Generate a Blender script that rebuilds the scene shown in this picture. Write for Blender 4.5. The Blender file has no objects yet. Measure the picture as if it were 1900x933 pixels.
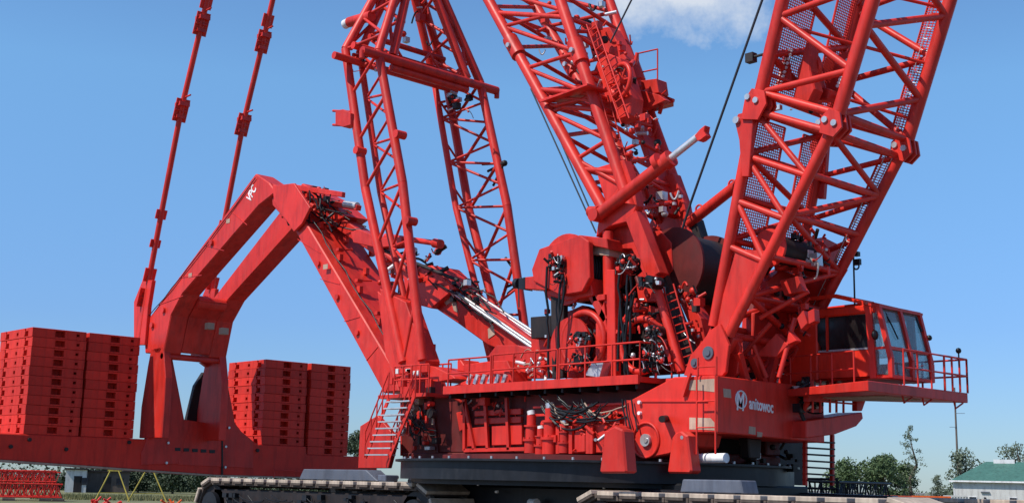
import bpy, math, random
from mathutils import Vector as V, Matrix, Quaternion
random.seed(7)
S = bpy.context.scene
COL = S.collection
R = math.radians

# ------------------------------------------------------------------ camera
F = 2370.0; CAMP = V((32.5, -34.6, 2.4)); yaw = R(137.1); pit = R(10.26); rol = R(1.25)
h0 = V((math.cos(yaw), math.sin(yaw), 0)); r0 = V((math.sin(yaw), -math.cos(yaw), 0)); up = V((0, 0, 1))
fw = h0 * math.cos(pit) + up * math.sin(pit)
u0 = up * math.cos(pit) - h0 * math.sin(pit)
rt = r0 * math.cos(rol) + u0 * math.sin(rol)
uu = u0 * math.cos(rol) - r0 * math.sin(rol)
cd = bpy.data.cameras.new('camera'); cam = bpy.data.objects.new('camera', cd); COL.objects.link(cam)
m = Matrix((rt, uu, -fw)).transposed().to_4x4(); m.translation = CAMP
cam.matrix_world = m
cd.sensor_width = 36; cd.lens = 36 * F / 1900; cd.clip_end = 5000
S.camera = cam

def ray(x, y):
    return fw + rt * ((x - 950) / F) + uu * ((466.5 - y) / F)
def PY(x, y, v):
    """photo direction met with the machine's lengthwise plane Y = v"""
    d = ray(x, y); t = (v - CAMP.y) / d.y; return CAMP + d * t
def PX(x, y, v):
    """... with the crosswise plane X = v"""
    d = ray(x, y); t = (v - CAMP.x) / d.x; return CAMP + d * t
def PD(x, dist, z=0):
    """ground point in photo column x at a horizontal distance"""
    d = ray(x, 880); d = V((d.x, d.y, 0)); d.normalize(); return V((CAMP.x + d.x * dist, CAMP.y + d.y * dist, z))
def mir(p): return V((p.x, -p.y, p.z))
def setY(p, y): return V((p.x, y, p.z))

# ------------------------------------------------------------------ materials
def nmat(name): 
    mt = bpy.data.materials.new(name); mt.use_nodes = True
    nt = mt.node_tree; b = nt.nodes['Principled BSDF']; return mt, nt, b
def noise_col(nt, stops, scale, detail=6, rough=.6, coord='Object', vec=None):
    tc = nt.nodes.new('ShaderNodeTexCoord'); mp = nt.nodes.new('ShaderNodeMapping')
    if vec: mp.inputs['Scale'].default_value = vec
    nt.links.new(tc.outputs[coord], mp.inputs[0])
    n = nt.nodes.new('ShaderNodeTexNoise'); n.inputs['Scale'].default_value = scale; n.inputs['Detail'].default_value = detail
    n.inputs['Roughness'].default_value = rough
    nt.links.new(mp.outputs[0], n.inputs['Vector'])
    cr = nt.nodes.new('ShaderNodeValToRGB'); nt.links.new(n.outputs['Fac'], cr.inputs[0])
    els = cr.color_ramp.elements
    while len(els) < len(stops): els.new(.5)
    for e, (p, c) in zip(els, stops): e.position = p; e.color = (*c, 1)
    return n, cr, mp
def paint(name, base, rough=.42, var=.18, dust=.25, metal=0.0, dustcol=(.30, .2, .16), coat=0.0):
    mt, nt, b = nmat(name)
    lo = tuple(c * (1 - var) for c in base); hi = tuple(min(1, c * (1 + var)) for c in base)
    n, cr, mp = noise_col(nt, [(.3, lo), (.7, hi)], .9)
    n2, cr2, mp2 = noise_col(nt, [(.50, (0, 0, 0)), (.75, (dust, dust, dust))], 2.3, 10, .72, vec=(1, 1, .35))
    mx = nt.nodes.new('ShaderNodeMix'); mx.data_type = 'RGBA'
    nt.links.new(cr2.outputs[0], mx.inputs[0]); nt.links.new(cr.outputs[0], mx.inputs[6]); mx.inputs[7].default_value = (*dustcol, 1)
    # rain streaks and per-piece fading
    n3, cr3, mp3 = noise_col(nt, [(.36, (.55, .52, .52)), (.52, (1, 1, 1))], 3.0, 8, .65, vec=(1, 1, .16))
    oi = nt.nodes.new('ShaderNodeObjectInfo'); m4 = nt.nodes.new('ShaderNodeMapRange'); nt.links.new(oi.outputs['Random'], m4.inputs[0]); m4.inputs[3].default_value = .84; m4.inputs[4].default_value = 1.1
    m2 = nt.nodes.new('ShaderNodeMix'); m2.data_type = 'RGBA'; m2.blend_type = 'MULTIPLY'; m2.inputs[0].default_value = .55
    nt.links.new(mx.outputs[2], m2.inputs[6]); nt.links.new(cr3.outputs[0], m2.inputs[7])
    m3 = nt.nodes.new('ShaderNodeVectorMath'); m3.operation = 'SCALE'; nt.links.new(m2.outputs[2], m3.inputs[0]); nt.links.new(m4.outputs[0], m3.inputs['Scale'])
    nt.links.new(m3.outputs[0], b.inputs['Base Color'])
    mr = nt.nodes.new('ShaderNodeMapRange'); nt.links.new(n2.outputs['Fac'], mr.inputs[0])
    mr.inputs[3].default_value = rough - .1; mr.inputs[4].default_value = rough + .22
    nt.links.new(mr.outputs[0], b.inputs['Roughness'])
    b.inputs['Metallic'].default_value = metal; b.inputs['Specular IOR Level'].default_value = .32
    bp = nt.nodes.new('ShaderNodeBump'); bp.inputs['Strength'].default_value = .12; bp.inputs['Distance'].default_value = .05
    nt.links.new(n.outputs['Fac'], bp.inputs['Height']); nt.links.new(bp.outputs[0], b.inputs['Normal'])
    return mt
M = {}
M['red'] = paint('red_paint', (.62, .028, .017), .38, .14, .22, dustcol=(.44, .13, .11))
M['cab'] = paint('cab_red_paint', (.74, .030, .011), .36, .05, .05)
M['weight'] = paint('counterweight_red', (.62, .026, .012), .55, .12, .2, dustcol=(.3, .1, .07))
M['black'] = paint('black_paint', (.012, .013, .017), .38, .3, .25, dustcol=(.07, .07, .075))
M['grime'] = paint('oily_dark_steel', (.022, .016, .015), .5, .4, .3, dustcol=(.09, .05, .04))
M['shaded_red'] = paint('shade_darkened_red_paint', (.13, .014, .012), .5, .35, .4, dustcol=(.05, .03, .025))  # crane red with the shade under the deck put into its colour
M['hose'] = paint('black_rubber_hose', (.010, .010, .011), .32, .2, .15, dustcol=(.08, .08, .08))
M['silver'] = paint('bare_steel', (.62, .62, .62), .3, .1, .3, metal=.6, dustcol=(.35, .33, .3))
M['chrome'] = paint('chrome_rod', (.75, .75, .76), .25, .05, .1, metal=.5)
M['grey'] = paint('grey_blue_paint', (.10, .115, .15), .5, .15, .4, dustcol=(.16, .16, .17))
M['shoe'] = paint('dusty_track_steel', (.50, .40, .31), .65, .2, .6, dustcol=(.30, .23, .18))
M['shoed'] = paint('muddy_track_link', (.10, .075, .06), .7, .3, .5, dustcol=(.18, .14, .11))
M['rope'] = paint('wire_rope_steel', (.03, .035, .045), .5, .1, .1, dustcol=(.06, .06, .06))
M['white'] = paint('white_paint', (.8, .79, .78), .5, .05, .15, dustcol=(.5, .45, .4))
M['beige'] = paint('masking_primer_patch', (.48, .34, .25), .8, .25, .6, dustcol=(.3, .12, .09))
M['yellow'] = paint('yellow_paint', (.46, .36, .06), .5, .15, .3)
M['orange'] = paint('orange_paint', (.72, .12, .02), .5, .1, .1)
M['pane_dark'] = paint('tinted_glass', (.012, .010, .010), .12, .2, .05)
M['wood'] = paint('grey_weathered_wood', (.12, .095, .08), .8, .2, .2)
M['bark'] = paint('tree_bark', (.10, .075, .055), .85, .3, .3, dustcol=(.14, .12, .1))
M['container'] = paint('brick_red_container_paint', (.42, .07, .035), .6, .15, .3, dustcol=(.3, .12, .09))
M['stucco'] = paint('pale_cream_siding', (.62, .61, .58), .8, .06, .2, dustcol=(.5, .48, .44))
M['roofgreen'] = paint('green_metal_roof', (.055, .14, .11), .5, .12, .2, dustcol=(.10, .16, .14))
M['shade_glass'] = paint('dark_window_glass', (.03, .035, .045), .15, .1, .05)
M['tan'] = paint('tan_plywood', (.42, .30, .22), .7, .12, .3)
def glass():
    mt, nt, b = nmat('cab_glass')
    b.inputs['Base Color'].default_value = (.55, .66, .66, 1); b.inputs['Roughness'].default_value = .04
    b.inputs['Transmission Weight'].default_value = .85; b.inputs['IOR'].default_value = 1.35
    return mt
M['glass'] = glass()
def grating():
    mt, nt, b = nmat('expanded_metal_grating')
    b.inputs['Base Color'].default_value = (.46, .10, .13, 1); b.inputs['Roughness'].default_value = .5
    n, cr, mp = noise_col(nt, [(.35, (.66, .66, .66)), (.65, (.86, .86, .86))], 2.5, 4)
    nt.links.new(cr.outputs[0], b.inputs['Alpha'])
    return mt
def leafm(name, a, b_, c):
    mt, nt, b = nmat(name)
    n, cr, mp = noise_col(nt, [(.3, a), (.5, b_), (.72, c)], .8, 5, .7)
    nt.links.new(cr.outputs[0], b.inputs['Base Color']); b.inputs['Roughness'].default_value = .7
    b.inputs['Transmission Weight'].default_value = 0; b.inputs['Subsurface Weight'].default_value = 0
    return mt
M['leaf'] = leafm('green_foliage', (.030, .055, .02), (.055, .095, .03), (.11, .15, .05))
M['leafgrey'] = leafm('grey_green_foliage', (.05, .075, .045), (.09, .12, .07), (.16, .18, .11))
M['leafdark'] = leafm('dark_foliage', (.014, .028, .012), (.028, .05, .02), (.05, .08, .03))

# ------------------------------------------------------------------ mesh builder
class MB:
    def __init__(s): s.v = []; s.f = []; s.s = []; s.mi = []; s.cur = 0
    def add(s, vs, fs, sm=False):
        o = len(s.v); s.v += [tuple(p) for p in vs]
        for f in fs:
            s.f.append([i + o for i in f]); s.s.append(sm); s.mi.append(s.cur)
        return s
    def hexa(s, p):  # 8 points: bottom 4 then top 4
        return s.add(p, [(3, 2, 1, 0), (4, 5, 6, 7), (0, 1, 5, 4), (1, 2, 6, 5), (2, 3, 7, 6), (3, 0, 4, 7)])
    def box(s, a, b):
        x0, y0, z0 = (min(a[i], b[i]) for i in range(3)); x1, y1, z1 = (max(a[i], b[i]) for i in range(3))
        return s.hexa([(x0, y0, z0), (x1, y0, z0), (x1, y1, z0), (x0, y1, z0), (x0, y0, z1), (x1, y0, z1), (x1, y1, z1), (x0, y1, z1)])
    def frame(s, p, q, hint=None):
        d = (q - p).normalized(); hint = hint or (V((0, 0, 1)) if abs(d.z) < .95 else V((1, 0, 0)))
        a = d.cross(hint).normalized(); b = a.cross(d).normalized(); return d, a, b
    def beam(s, p, q, w, h, hint=None):
        p = V(p); q = V(q); d, a, b = s.frame(p, q, hint); a = a * w / 2; b = b * h / 2
        return s.hexa([p - a - b, p + a - b, p + a + b, p - a + b, q - a - b, q + a - b, q + a + b, q - a + b])
    def tube(s, p, q, r, n=10, r2=None, caps=True):
        p = V(p); q = V(q)
        if (q - p).length < 1e-5: return s
        r2 = r if r2 is None else r2; d, a, b = s.frame(p, q)
        vs = []
        for c, rr in ((p, r), (q, r2)):
            for i in range(n):
                t = 2 * math.pi * i / n; vs.append(c + (a * math.cos(t) + b * math.sin(t)) * rr)
        s.add(vs, [(i, (i + 1) % n, n + (i + 1) % n, n + i) for i in range(n)], True)
        if caps:
            s.add(vs[:n], [tuple(reversed(range(n)))]); s.add(vs[n:], [tuple(range(n))])
        return s
    def path(s, pts, r, n=6):
        pts = [V(p) for p in pts]
        if len(pts) < 2: return s
        vs = []; prev = None
        for k, p in enumerate(pts):
            d = (pts[min(k + 1, len(pts) - 1)] - pts[max(k - 1, 0)])
            if d.length < 1e-6: d = V((0, 0, 1))
            d.normalize()
            if prev is None: a = d.orthogonal().normalized()
            else:
                a = prev - d * prev.dot(d)
                a = a.normalized() if a.length > 1e-5 else d.orthogonal().normalized()
            prev = a; b = d.cross(a)
            for i in range(n):
                t = 2 * math.pi * i / n; vs.append(p + (a * math.cos(t) + b * math.sin(t)) * r)
        fs = []
        for k in range(len(pts) - 1):
            for i in range(n):
                fs.append((k * n + i, k * n + (i + 1) % n, (k + 1) * n + (i + 1) % n, (k + 1) * n + i))
        return s.add(vs, fs, True)
    def poly(s, pts, off):
        """closed prism: polygon points plus an offset vector"""
        n = len(pts); pts = [V(p) for p in pts]; off = V(off)
        vs = pts + [p + off for p in pts]
        s.add(vs, [tuple(range(n)), tuple(reversed(range(n, 2 * n)))] + [(i, i + n, (i + 1) % n + n, (i + 1) % n) for i in range(n)])
        return s
    def slabY(s, px, y0, y1): return s.poly([PY(x, y, y0) for x, y in px], (0, y1 - y0, 0))
    def slabX(s, px, x0, x1): return s.poly([PX(x, y, x0) for x, y in px], (x1 - x0, 0, 0))
    def ball(s, c, r, n=8, sc=(1, 1, 1)):
        c = V(c); vs = []; fs = []; k = n // 2
        for j in range(1, k):
            for i in range(n):
                a = math.pi * j / k; t = 2 * math.pi * i / n
                vs.append(c + V((math.sin(a) * math.cos(t) * sc[0], math.sin(a) * math.sin(t) * sc[1], math.cos(a) * sc[2])) * r)
        vs.append(c + V((0, 0, r * sc[2]))); vs.append(c - V((0, 0, r * sc[2]))); T = len(vs) - 2; Bt = T + 1
        for j in range(k - 2):
            for i in range(n): fs.append((j * n + i, (j + 1) * n + i, (j + 1) * n + (i + 1) % n, j * n + (i + 1) % n))
        for i in range(n): fs.append((T, i, (i + 1) % n)); fs.append((Bt, (k - 2) * n + (i + 1) % n, (k - 2) * n + i))
        return s.add(vs, fs, True)
    def disc(s, c, axis, r, t, n=24): c = V(c); axis = V(axis).normalized(); return s.tube(c - axis * t / 2, c + axis * t / 2, r, n)
    def ring(s, c, axis, r, rr, n=24, k=6):
        c = V(c); axis = V(axis).normalized(); a = axis.orthogonal().normalized(); b = axis.cross(a); vs = []; fs = []
        for i in range(n):
            t = 2 * math.pi * i / n; rad = a * math.cos(t) + b * math.sin(t)
            for j in range(k):
                q = 2 * math.pi * j / k; vs.append(c + rad * (r + rr * math.cos(q)) + axis * rr * math.sin(q))
        for i in range(n):
            for j in range(k): fs.append((i * k + j, i * k + (j + 1) % k, ((i + 1) % n) * k + (j + 1) % k, ((i + 1) % n) * k + j))
        return s.add(vs, fs, True)
    def build(s, name, mat, parent=None, bevel=0, split=False):
        if split:
            root = list(range(len(s.v)))
            def fd(i):
                while root[i] != i: root[i] = root[root[i]]; i = root[i]
                return i
            for f in s.f:
                for i in f[1:]: root[fd(i)] = fd(f[0])
            by = {}
            for k, f in enumerate(s.f): by.setdefault(fd(f[0]), []).append(k)
            first = None
            for ks in by.values():
                q = MB(); mp = {}
                for k in ks:
                    for i in s.f[k]:
                        if i not in mp: mp[i] = len(q.v); q.v.append(s.v[i])
                    q.f.append([mp[i] for i in s.f[k]]); q.s.append(s.s[k]); q.mi.append(s.mi[k])
                o = q.build(name, mat, parent if (first is None or split != 'child') else first, bevel); first = first or o
            return first
        me = bpy.data.meshes.new(name); me.from_pydata(s.v, [], s.f)
        mats = mat if isinstance(mat, (list, tuple)) else [mat]
        for q in mats: me.materials.append(M[q] if isinstance(q, str) else q)
        for p, sm, mi in zip(me.polygons, s.s, s.mi): p.use_smooth = sm; p.material_index = min(mi, len(mats) - 1)
        me.update()
        import bmesh as BM
        bm = BM.new(); bm.from_mesh(me); BM.ops.recalc_face_normals(bm, faces=bm.faces); bm.to_mesh(me); bm.free()
        o = bpy.data.objects.new(name, me); COL.objects.link(o)
        if parent is not None: o.parent = parent
        if bevel:
            b = o.modifiers.new('bevel', 'BEVEL'); b.width = bevel; b.segments = 1; b.limit_method = 'ANGLE'; b.angle_limit = R(50)
        return o
def tag(o, label=None, cat=None, group=None, kind=None):
    if label: o['label'] = label
    if cat: o['category'] = cat
    if group: o['group'] = group
    if kind or cat: o['kind'] = kind or 'thing'
    return o
def empty(name, loc, rz=0, **k):
    o = bpy.data.objects.new(name, None); COL.objects.link(o); o.location = loc; o.rotation_euler = (0, 0, rz); o.empty_display_size = .5
    return tag(o, **k)
def lerp(a, b, t): return a + (b - a) * t
def sag(a, b, d, n=8, jig=0):
    a = V(a); b = V(b)
    return [lerp(a, b, i / n) - V((0, 0, d * 4 * (i / n) * (1 - i / n))) + V((random.uniform(-jig, jig), random.uniform(-jig, jig), random.uniform(-jig, jig))) for i in range(n + 1)]
def rail(parent, pts, hgt=1.1, n=(4,), r=.035, name='handrail', mat='red', mids=1):
    mb = MB()
    for k in range(len(pts) - 1):
        a = V(pts[k]); b = V(pts[k + 1]); c = n[min(k, len(n) - 1)]
        for i in range(c + 1):
            p = lerp(a, b, i / c); mb.tube(p, p + V((0, 0, hgt)), r, 6)
        for j in range(mids + 1):
            z = V((0, 0, hgt * (1 - j / (mids + 1)))); mb.tube(a + z, b + z, r, 6)
    return mb.build(name, mat, parent)
def ladder(parent, a, b, side, w=.5, step=.3, mat='red', name='ladder', r=.03):
    a = V(a); b = V(b); side = V(side).normalized() * w / 2; mb = MB()
    mb.tube(a - side, b - side, r, 6); mb.tube(a + side, b + side, r, 6)
    n = max(2, int((b - a).length / step))
    for i in range(1, n): p = lerp(a, b, i / n); mb.tube(p - side, p + side, r * .8, 6)
    return mb.build(name, mat, parent)
def lattice(parent, A, B, C, D, n, rc, rb, prefix, modes='wwww', cross='....', chords=True, t0_=0.0):
    """A-B-C-D are (bottom, top) pairs of the four chords, in order round the section.
    modes per face: w two diagonals a bay, a/b one diagonal a bay (alternating / opposite), x crossed, - none; cross: h = a strut at every bay, e = ends only"""
    ch = [A, B, C, D]
    if chords:
        for (p, q) in ch: MB().tube(p, q, rc, 14).build(prefix + '_chord', 'red', parent)
    def br(p, q, r=rb): MB().tube(p, q, r, 8).build(prefix + '_brace', 'red', parent)
    for fi in range(4):
        c0, c1 = ch[fi], ch[(fi + 1) % 4]; m_ = modes[fi]; x_ = cross[fi]
        for i in range(n):
            ta, tb = t0_ + (1 - t0_) * i / n, t0_ + (1 - t0_) * (i + 1) / n
            a0, a1, b0, b1 = lerp(*c0, ta), lerp(*c0, tb), lerp(*c1, ta), lerp(*c1, tb); bm_ = lerp(b0, b1, .5)
            if m_ == 'w': br(a0, bm_); br(bm_, a1)
            elif m_ == 'a': br(a0, b1)
            elif m_ == 'b': br(b0, a1)
            elif m_ == 'z': br(*((a0, b1) if i % 2 else (b0, a1)))
            elif m_ == 'x': br(a0, b1, rb * .85); br(b0, a1, rb * .85)
            if x_ == 'h' or (x_ == 'e' and i == 0): br(a0, b0, rb * 1.1)
            if x_ in 'he' and i == n - 1: br(a1, b1, rb * 1.2)

# ------------------------------------------------------------------ the crane
crane = empty('crawler_crane', (0, 0, 0), label='huge red lattice boom crawler crane standing on black carbody and dusty tracks', cat='crane')

# --- crawlers
def crawler(x0, x1, yn, yf, top, name='crawler_track'):
    """side frame with an oval belt of shoes; x0..x1 outer ends"""
    r = top / 2; fr = MB()
    fr.box((x0 + r, yn + .25, .45), (x1 - r, yf - .25, top - .38))
    fr.disc((x0 + r, (yn + yf) / 2, r), (0, 1, 0), r - .22, yf - yn - .5, 28); fr.disc((x1 - r, (yn + yf) / 2, r), (0, 1, 0), r - .22, yf - yn - .5, 28)
    fo = fr.build(name, 'grime', crane, .03)
    n = 11; L = (x1 - x0) - 2 * r
    for i in range(n):   # upper and lower rollers shown on the side
        x = x0 + r + L * (i + .5) / n
        MB().disc((x, yn + .2, .38), (0, 1, 0), .27, .25, 18).build('track_roller', 'black', fo)
    for x in (x0 + r, x1 - r):
        MB().disc((x, yn + .16, r), (0, 1, 0), r * .55, .22, 20).disc((x, yn + .04, r), (0, 1, 0), .2, .2, 12).build('idler_wheel', 'black', fo)
    hs = MB()
    for k in range(16):
        xa = random.uniform(x0 + 2, x1 - 2); hs.path(sag((xa, yn + .1, top - .5 - random.random() * .4), (xa + random.uniform(.6, 2), yn + .08, top - .7 - random.random() * .6), .12, 6, .02), .025, 5)
    hs.build('hose', 'hose', fo)
    dt = MB()
    for k in range(26):
        x = random.uniform(x0 + 1.6, x1 - 1.6); z = random.uniform(.7, top - .55); w_ = random.uniform(.05, .35)
        dt.box((x, yn + .05, z), (x + w_, yn + .25, z + random.uniform(.05, .25)))
    dt.build('track_guard', 'black', fo)
    # belt: shoes follow the oval
    per = 2 * L + 2 * math.pi * r; pitch = .86; ns = int(per / pitch); pitch = per / ns
    def at(s_):
        s_ %= per
        if s_ < L: return (x0 + r + s_, top, 0)
        s_ -= L
        if s_ < math.pi * r: a = s_ / r; return (x1 - r + math.sin(a) * r, r + math.cos(a) * r, -a)
        s_ -= math.pi * r
        if s_ < L: return (x1 - r - s_, 0, math.pi)
        s_ -= L; a = s_ / r; return (x0 + r - math.sin(a) * r, r - math.cos(a) * r, math.pi - a)
    w = yf - yn
    sh = MB(); sh.box((-pitch * .37, -w / 2, -.07), (pitch * .37, w / 2, .06))
    sh.cur = 1; sh.box((-pitch * .49, -w / 2 + .12, -.22), (pitch * .49, -w / 2 + .32, -.075)); sh.box((-pitch * .49, w / 2 - .4, -.22), (pitch * .49, w / 2 - .15, -.075))
    sh.box((-.12, -.25, -.3), (.12, .25, -.075))
    sh.box((-pitch * .36, -w / 2 + .01, -.15), (pitch * .36, w / 2 - .01, -.072))
    src = sh.build('track_shoe', ['shoe', 'shoed'], fo, .015)
    for i in range(ns):
        x, z, a = at((i + .5) * pitch)
        o = src if i == 0 else src.copy()
        if i: COL.objects.link(o); o.parent = fo
        o.location = (x, (yn + yf) / 2, z); o.rotation_euler = (0, -a, 0)
        if False: pass
    return fo
crawler(-18.0, -1.9, -6.1, -4.1, 2.28)
crawler(4.6, 16.6, -6.1, -4.1, 2.16)
crawler(-18.0, -1.9, 4.1, 6.1, 2.28)
crawler(4.1, 16.2, 4.1, 6.1, 2.16)

# --- car body
cb = MB(); cb.box((-7, -3.2, .9), (7, 3.2, 2.5)); cb.box((-5.2, -4.05, .5), (3.9, 4.05, 2.3)); cb.poly([V((-9.0, -4.0, .3)), V((-5.21, -4.0, .3)), V((-5.21, -4.0, 2.3)), V((-6.6, -4.0, 2.3))], (0, 3, 0))
for sx in (-1, 1):
    for sy in (-1, 1):
        cb.beam(V((sx * 4, sy * 2.2, 1.6)), V((sx * 9.5, sy * 4.6, 1.5)), 1.6, 1.5)
body = cb.build('car_body', 'black', crane, .06)
mb = MB()
mb.poly([V((-11.9, -4.9, 2.36)), V((-6.6, -4.9, 2.36)), V((-7.4, -4.9, 2.78)), V((-11.6, -4.9, 2.78))], (0, .75, 0)); mb.poly([V((8.0, -4.9, 2.24)), V((10.3, -4.9, 2.24)), V((10.2, -4.9, 2.62)), V((8.1, -4.9, 2.62))], (0, .75, 0))
mb.box((-6.5, -5.0, 2.36), (-6.0, -4.4, 2.6)); mb.build('grey_cover', 'grey', body, .03, True)
MB().tube((1.2, -4.42, 1.75), (1.5, -4.42, 1.75), .17, 14).tube((-.6, -4.36, 2.1), (-.5, -4.36, 2.1), .05).build('work_light', 'white', body)
tt = MB(); tt.disc((0, 0, 2.78), (0, 0, 1), 7.1, .6, 96); tt.disc((0, 0, 2.4), (0, 0, 1), 6.7, .15, 96)
tt.build('turntable_ring', 'black', crane, .03)
tt = MB(); tt.disc((0, 0, 3.12), (0, 0, 1), 7.3, .07, 96); tt.build('turntable_flange', 'black', crane)
mb = MB()
for a in range(48):
    t = a * math.pi / 24; mb.tube((7.02 * math.cos(t), 7.02 * math.sin(t), 3.15), (7.02 * math.cos(t), 7.02 * math.sin(t), 3.24), .05, 6)
mb.build('flange_bolt', 'silver', crane)
mb = MB()
for x in (-8.3, -7.2, -6.0, -2.5, 3.5): mb.tube((x + 1, -4.4, 2.3), (x + 1.1, -4.4, 2.5), .05, 6).ball((x + 1.1, -4.4, 2.52), .09)
mb.build('fitting', 'silver', body)
mb = MB(); mb.tube((-5.4, -4.2, 2.49), (3.4, -4.2, 2.49), .04, 6); mb.build('guide_rail', 'silver', body)

# --- rotating bed (upperworks)
bed = MB()
bed.box((-8.5, -2.3, 3.5), (6.5, -1.5, 5.7)); bed.box((-8.5, 1.5, 3.5), (6.5, 2.3, 5.7)); bed.box((-8.4, -1.48, 4.6), (6.4, 1.48, 5.4))
bed.box((-8.3, -2.45, 3.17), (6.4, 2.45, 3.495)); bed.disc((0, 0, 3.2), (0, 0, 1), 5.6, .3, 48)
bed = bed.build('rotating_bed', 'shaded_red', crane, .04)
# red lower working level: framed bays, swing drives, tanks
y = -2.3
pn = MB()
pn.slabY([(850, 745), (862, 740), (978, 735), (980, 832), (860, 835), (850, 800)], y, y + .3)
pn.build('guard_panel', 'shaded_red', bed, .02)
for q in ([(862, 795), (905, 790), (905, 826), (866, 828)], [(912, 790), (968, 786), (968, 824), (912, 826)], [(880, 762), (966, 757), (966, 768), (880, 772)], [(846, 765), (866, 760), (868, 792), (852, 800)], [(880, 776), (966, 772), (966, 784), (880, 787)]):
    MB().slabY(q, y - .12, y + .02).build('guard_panel', 'red', bed, .02)
mb = MB()
for a, b in (((862, 740), (862, 835)), ((862, 835), (980, 832)), ((940, 738), (944, 834)), ((862, 745), (880, 833)), ((885, 742), (900, 740)), ((900, 742), (905, 832))):
    mb.beam(PY(*a, y - .18), PY(*b, y - .18), .1, .13)
mb.build('support_frame', 'red', bed)
def swing_drive(px, top, bot, w, yy):
    a = PY(px, bot, yy); b = PY(px, top, yy); H = (b - a).z; q = MB()
    q.tube(a, a + V((0, 0, H * .28)), w, 14).tube(a + V((0, 0, H * .28)), a + V((0, 0, H * .33)), w * 1.25, 14)
    q.tube(a + V((0, 0, H * .33)), a + V((0, 0, H * .62)), w * .85, 14).tube(a + V((0, 0, H * .62)), a + V((0, 0, H * .66)), w * 1.1, 14)
    q.tube(a + V((0, 0, H * .66)), a + V((0, 0, H * .9)), w * .7, 14)
    for k in range(6): t = k * math.pi / 3; q.tube(a + V((w * 1.1 * math.cos(t), w * 1.1 * math.sin(t), H * .33)), a + V((w * 1.1 * math.cos(t), w * 1.1 * math.sin(t), H * .37)), .03, 5)
    o = q.build('swing_drive', 'red', bed)
    MB().tube(a + V((0, 0, H * .9)), b, w * .6, 12).build('motor_cap', 'white' if px < 1010 else 'silver', o)
for px, t_, b_, w_ in ((985, 762, 840, .24), (1020, 748, 842, .27), (1047, 780, 840, .2), (1003, 790, 843, .2)): swing_drive(px, t_, b_, w_, -3.0)
mb = MB()
mb.slabY([(1030, 800), (1040, 790), (1120, 785), (1165, 795), (1165, 838), (1032, 842)], -2.9, -1.9)
mb.slabY([(1065, 805), (1075, 790), (1085, 805), (1085, 838), (1065, 840)], -3.05, -2.9)
mb.slabY([(1040, 752), (1158, 746), (1158, 790), (1045, 792)], -2.7, -2.3)
mb.build('gear_housing', 'red', bed, .03)
mb = MB()
for x in (1036, 1060, 1092, 1098): mb.beam(PY(x, 790, -3.0), PY(x, 841, -3.0), .1, .16)
mb.beam(PY(980, 770, -2.9), PY(1160, 765, -2.9), .08, .08); mb.beam(PY(990, 755, -2.85), PY(1155, 748, -2.85), .06, .06)
mb.build('support_frame', 'red', bed)
for k in range(22):   # hoses looping under the deck
    x0_, y0_ = random.uniform(995, 1090), random.uniform(732, 760); x1_, y1_ = x0_ + random.uniform(25, 110), random.uniform(742, 792)
    MB().path(sag(PY(x0_, y0_, -3.1), PY(min(x1_, 1175), y1_, -3.15), random.uniform(.1, .5), 10, .02), random.choice((.022, .03, .04)), 6).build('hydraulic_hose', 'hose' if k % 8 else 'tan', bed)
# rear machinery next to the stairs
rm = MB()
rm.slabY([(742, 738), (800, 730), (812, 840), (745, 845)], -2.4, -1.8)
rm.build('engine_housing', 'shaded_red', bed, .03)
for k in range(26):
    x = random.uniform(748, 802); yy = random.uniform(735, 835); w_ = random.uniform(.08, .34); p = PY(x, yy, random.uniform(-3.1, -2.6)); q = MB()
    if k % 3: q.box(p, p + V((w_, w_, random.uniform(.1, .5))))
    else: q.disc(p, (0, 1, 0), w_ * .6, .25, 12)
    q.build('engine_fitting', random.choice(['red', 'red', 'red', 'grime', 'silver', 'tan']), bed, .01)
for k in range(10):
    MB().path(sag(PY(random.uniform(745, 790), random.uniform(735, 800), -3.15), PY(random.uniform(760, 810), random.uniform(750, 820), -3.1), .2, 8, .05), .03, 5).build('hydraulic_hose', 'hose', bed)
MB().slabY([(742, 845), (742, 700), (760, 690), (775, 690), (775, 845)], -2.2, -1.9).build('bulkhead', 'red', bed, .02)
MB().slabY([(668, 790), (700, 770), (735, 812), (720, 868), (664, 868)], -3.0, -2.8).build('bulkhead', 'red', bed, .02)

# deck walkway + rail
dk = MB(); dk.box((-4.8, -3.25, 5.72), (5.0, -1.45, 5.9)); dk.box((-4.8, 1.45, 5.72), (5.0, 3.25, 5.9)); dk.box((-4.8, -1.44, 5.62), (5.0, 1.44, 5.8))
deck = dk.build('deck_walkway', 'red', crane, .01)
dk = MB(); dk.beam(V((-4.8, -3.31, 5.8)), V((5.0, -3.31, 5.8)), .09, .3); dk.build('toe_board', 'red', deck)
dk = MB()
for i in range(12): dk.box((-4.6 + i * .85, -3.2, 5.5), (-4.5 + i * .85, -1.5, 5.715))
dk.build('deck_joist', 'grime', deck)
zt = 5.9
rail(deck, [(-4.7, -3.2, zt), (-2.3, -3.2, zt)], 1.05, (2,)); rail(deck, [(-2.2, -3.2, zt), (1.15, -3.2, zt)], 1.1, (3,)); rail(deck, [(1.25, -3.2, zt), (4.95, -3.2, zt)], 1.12, (3,))
rail(deck, [(4.95, -3.2, zt), (4.95, -1.6, zt)], 1.12, (2,))
rail(deck, [(-4.7, 3.2, zt), (4.9, 3.2, zt)], 1.1, (8,))
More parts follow.
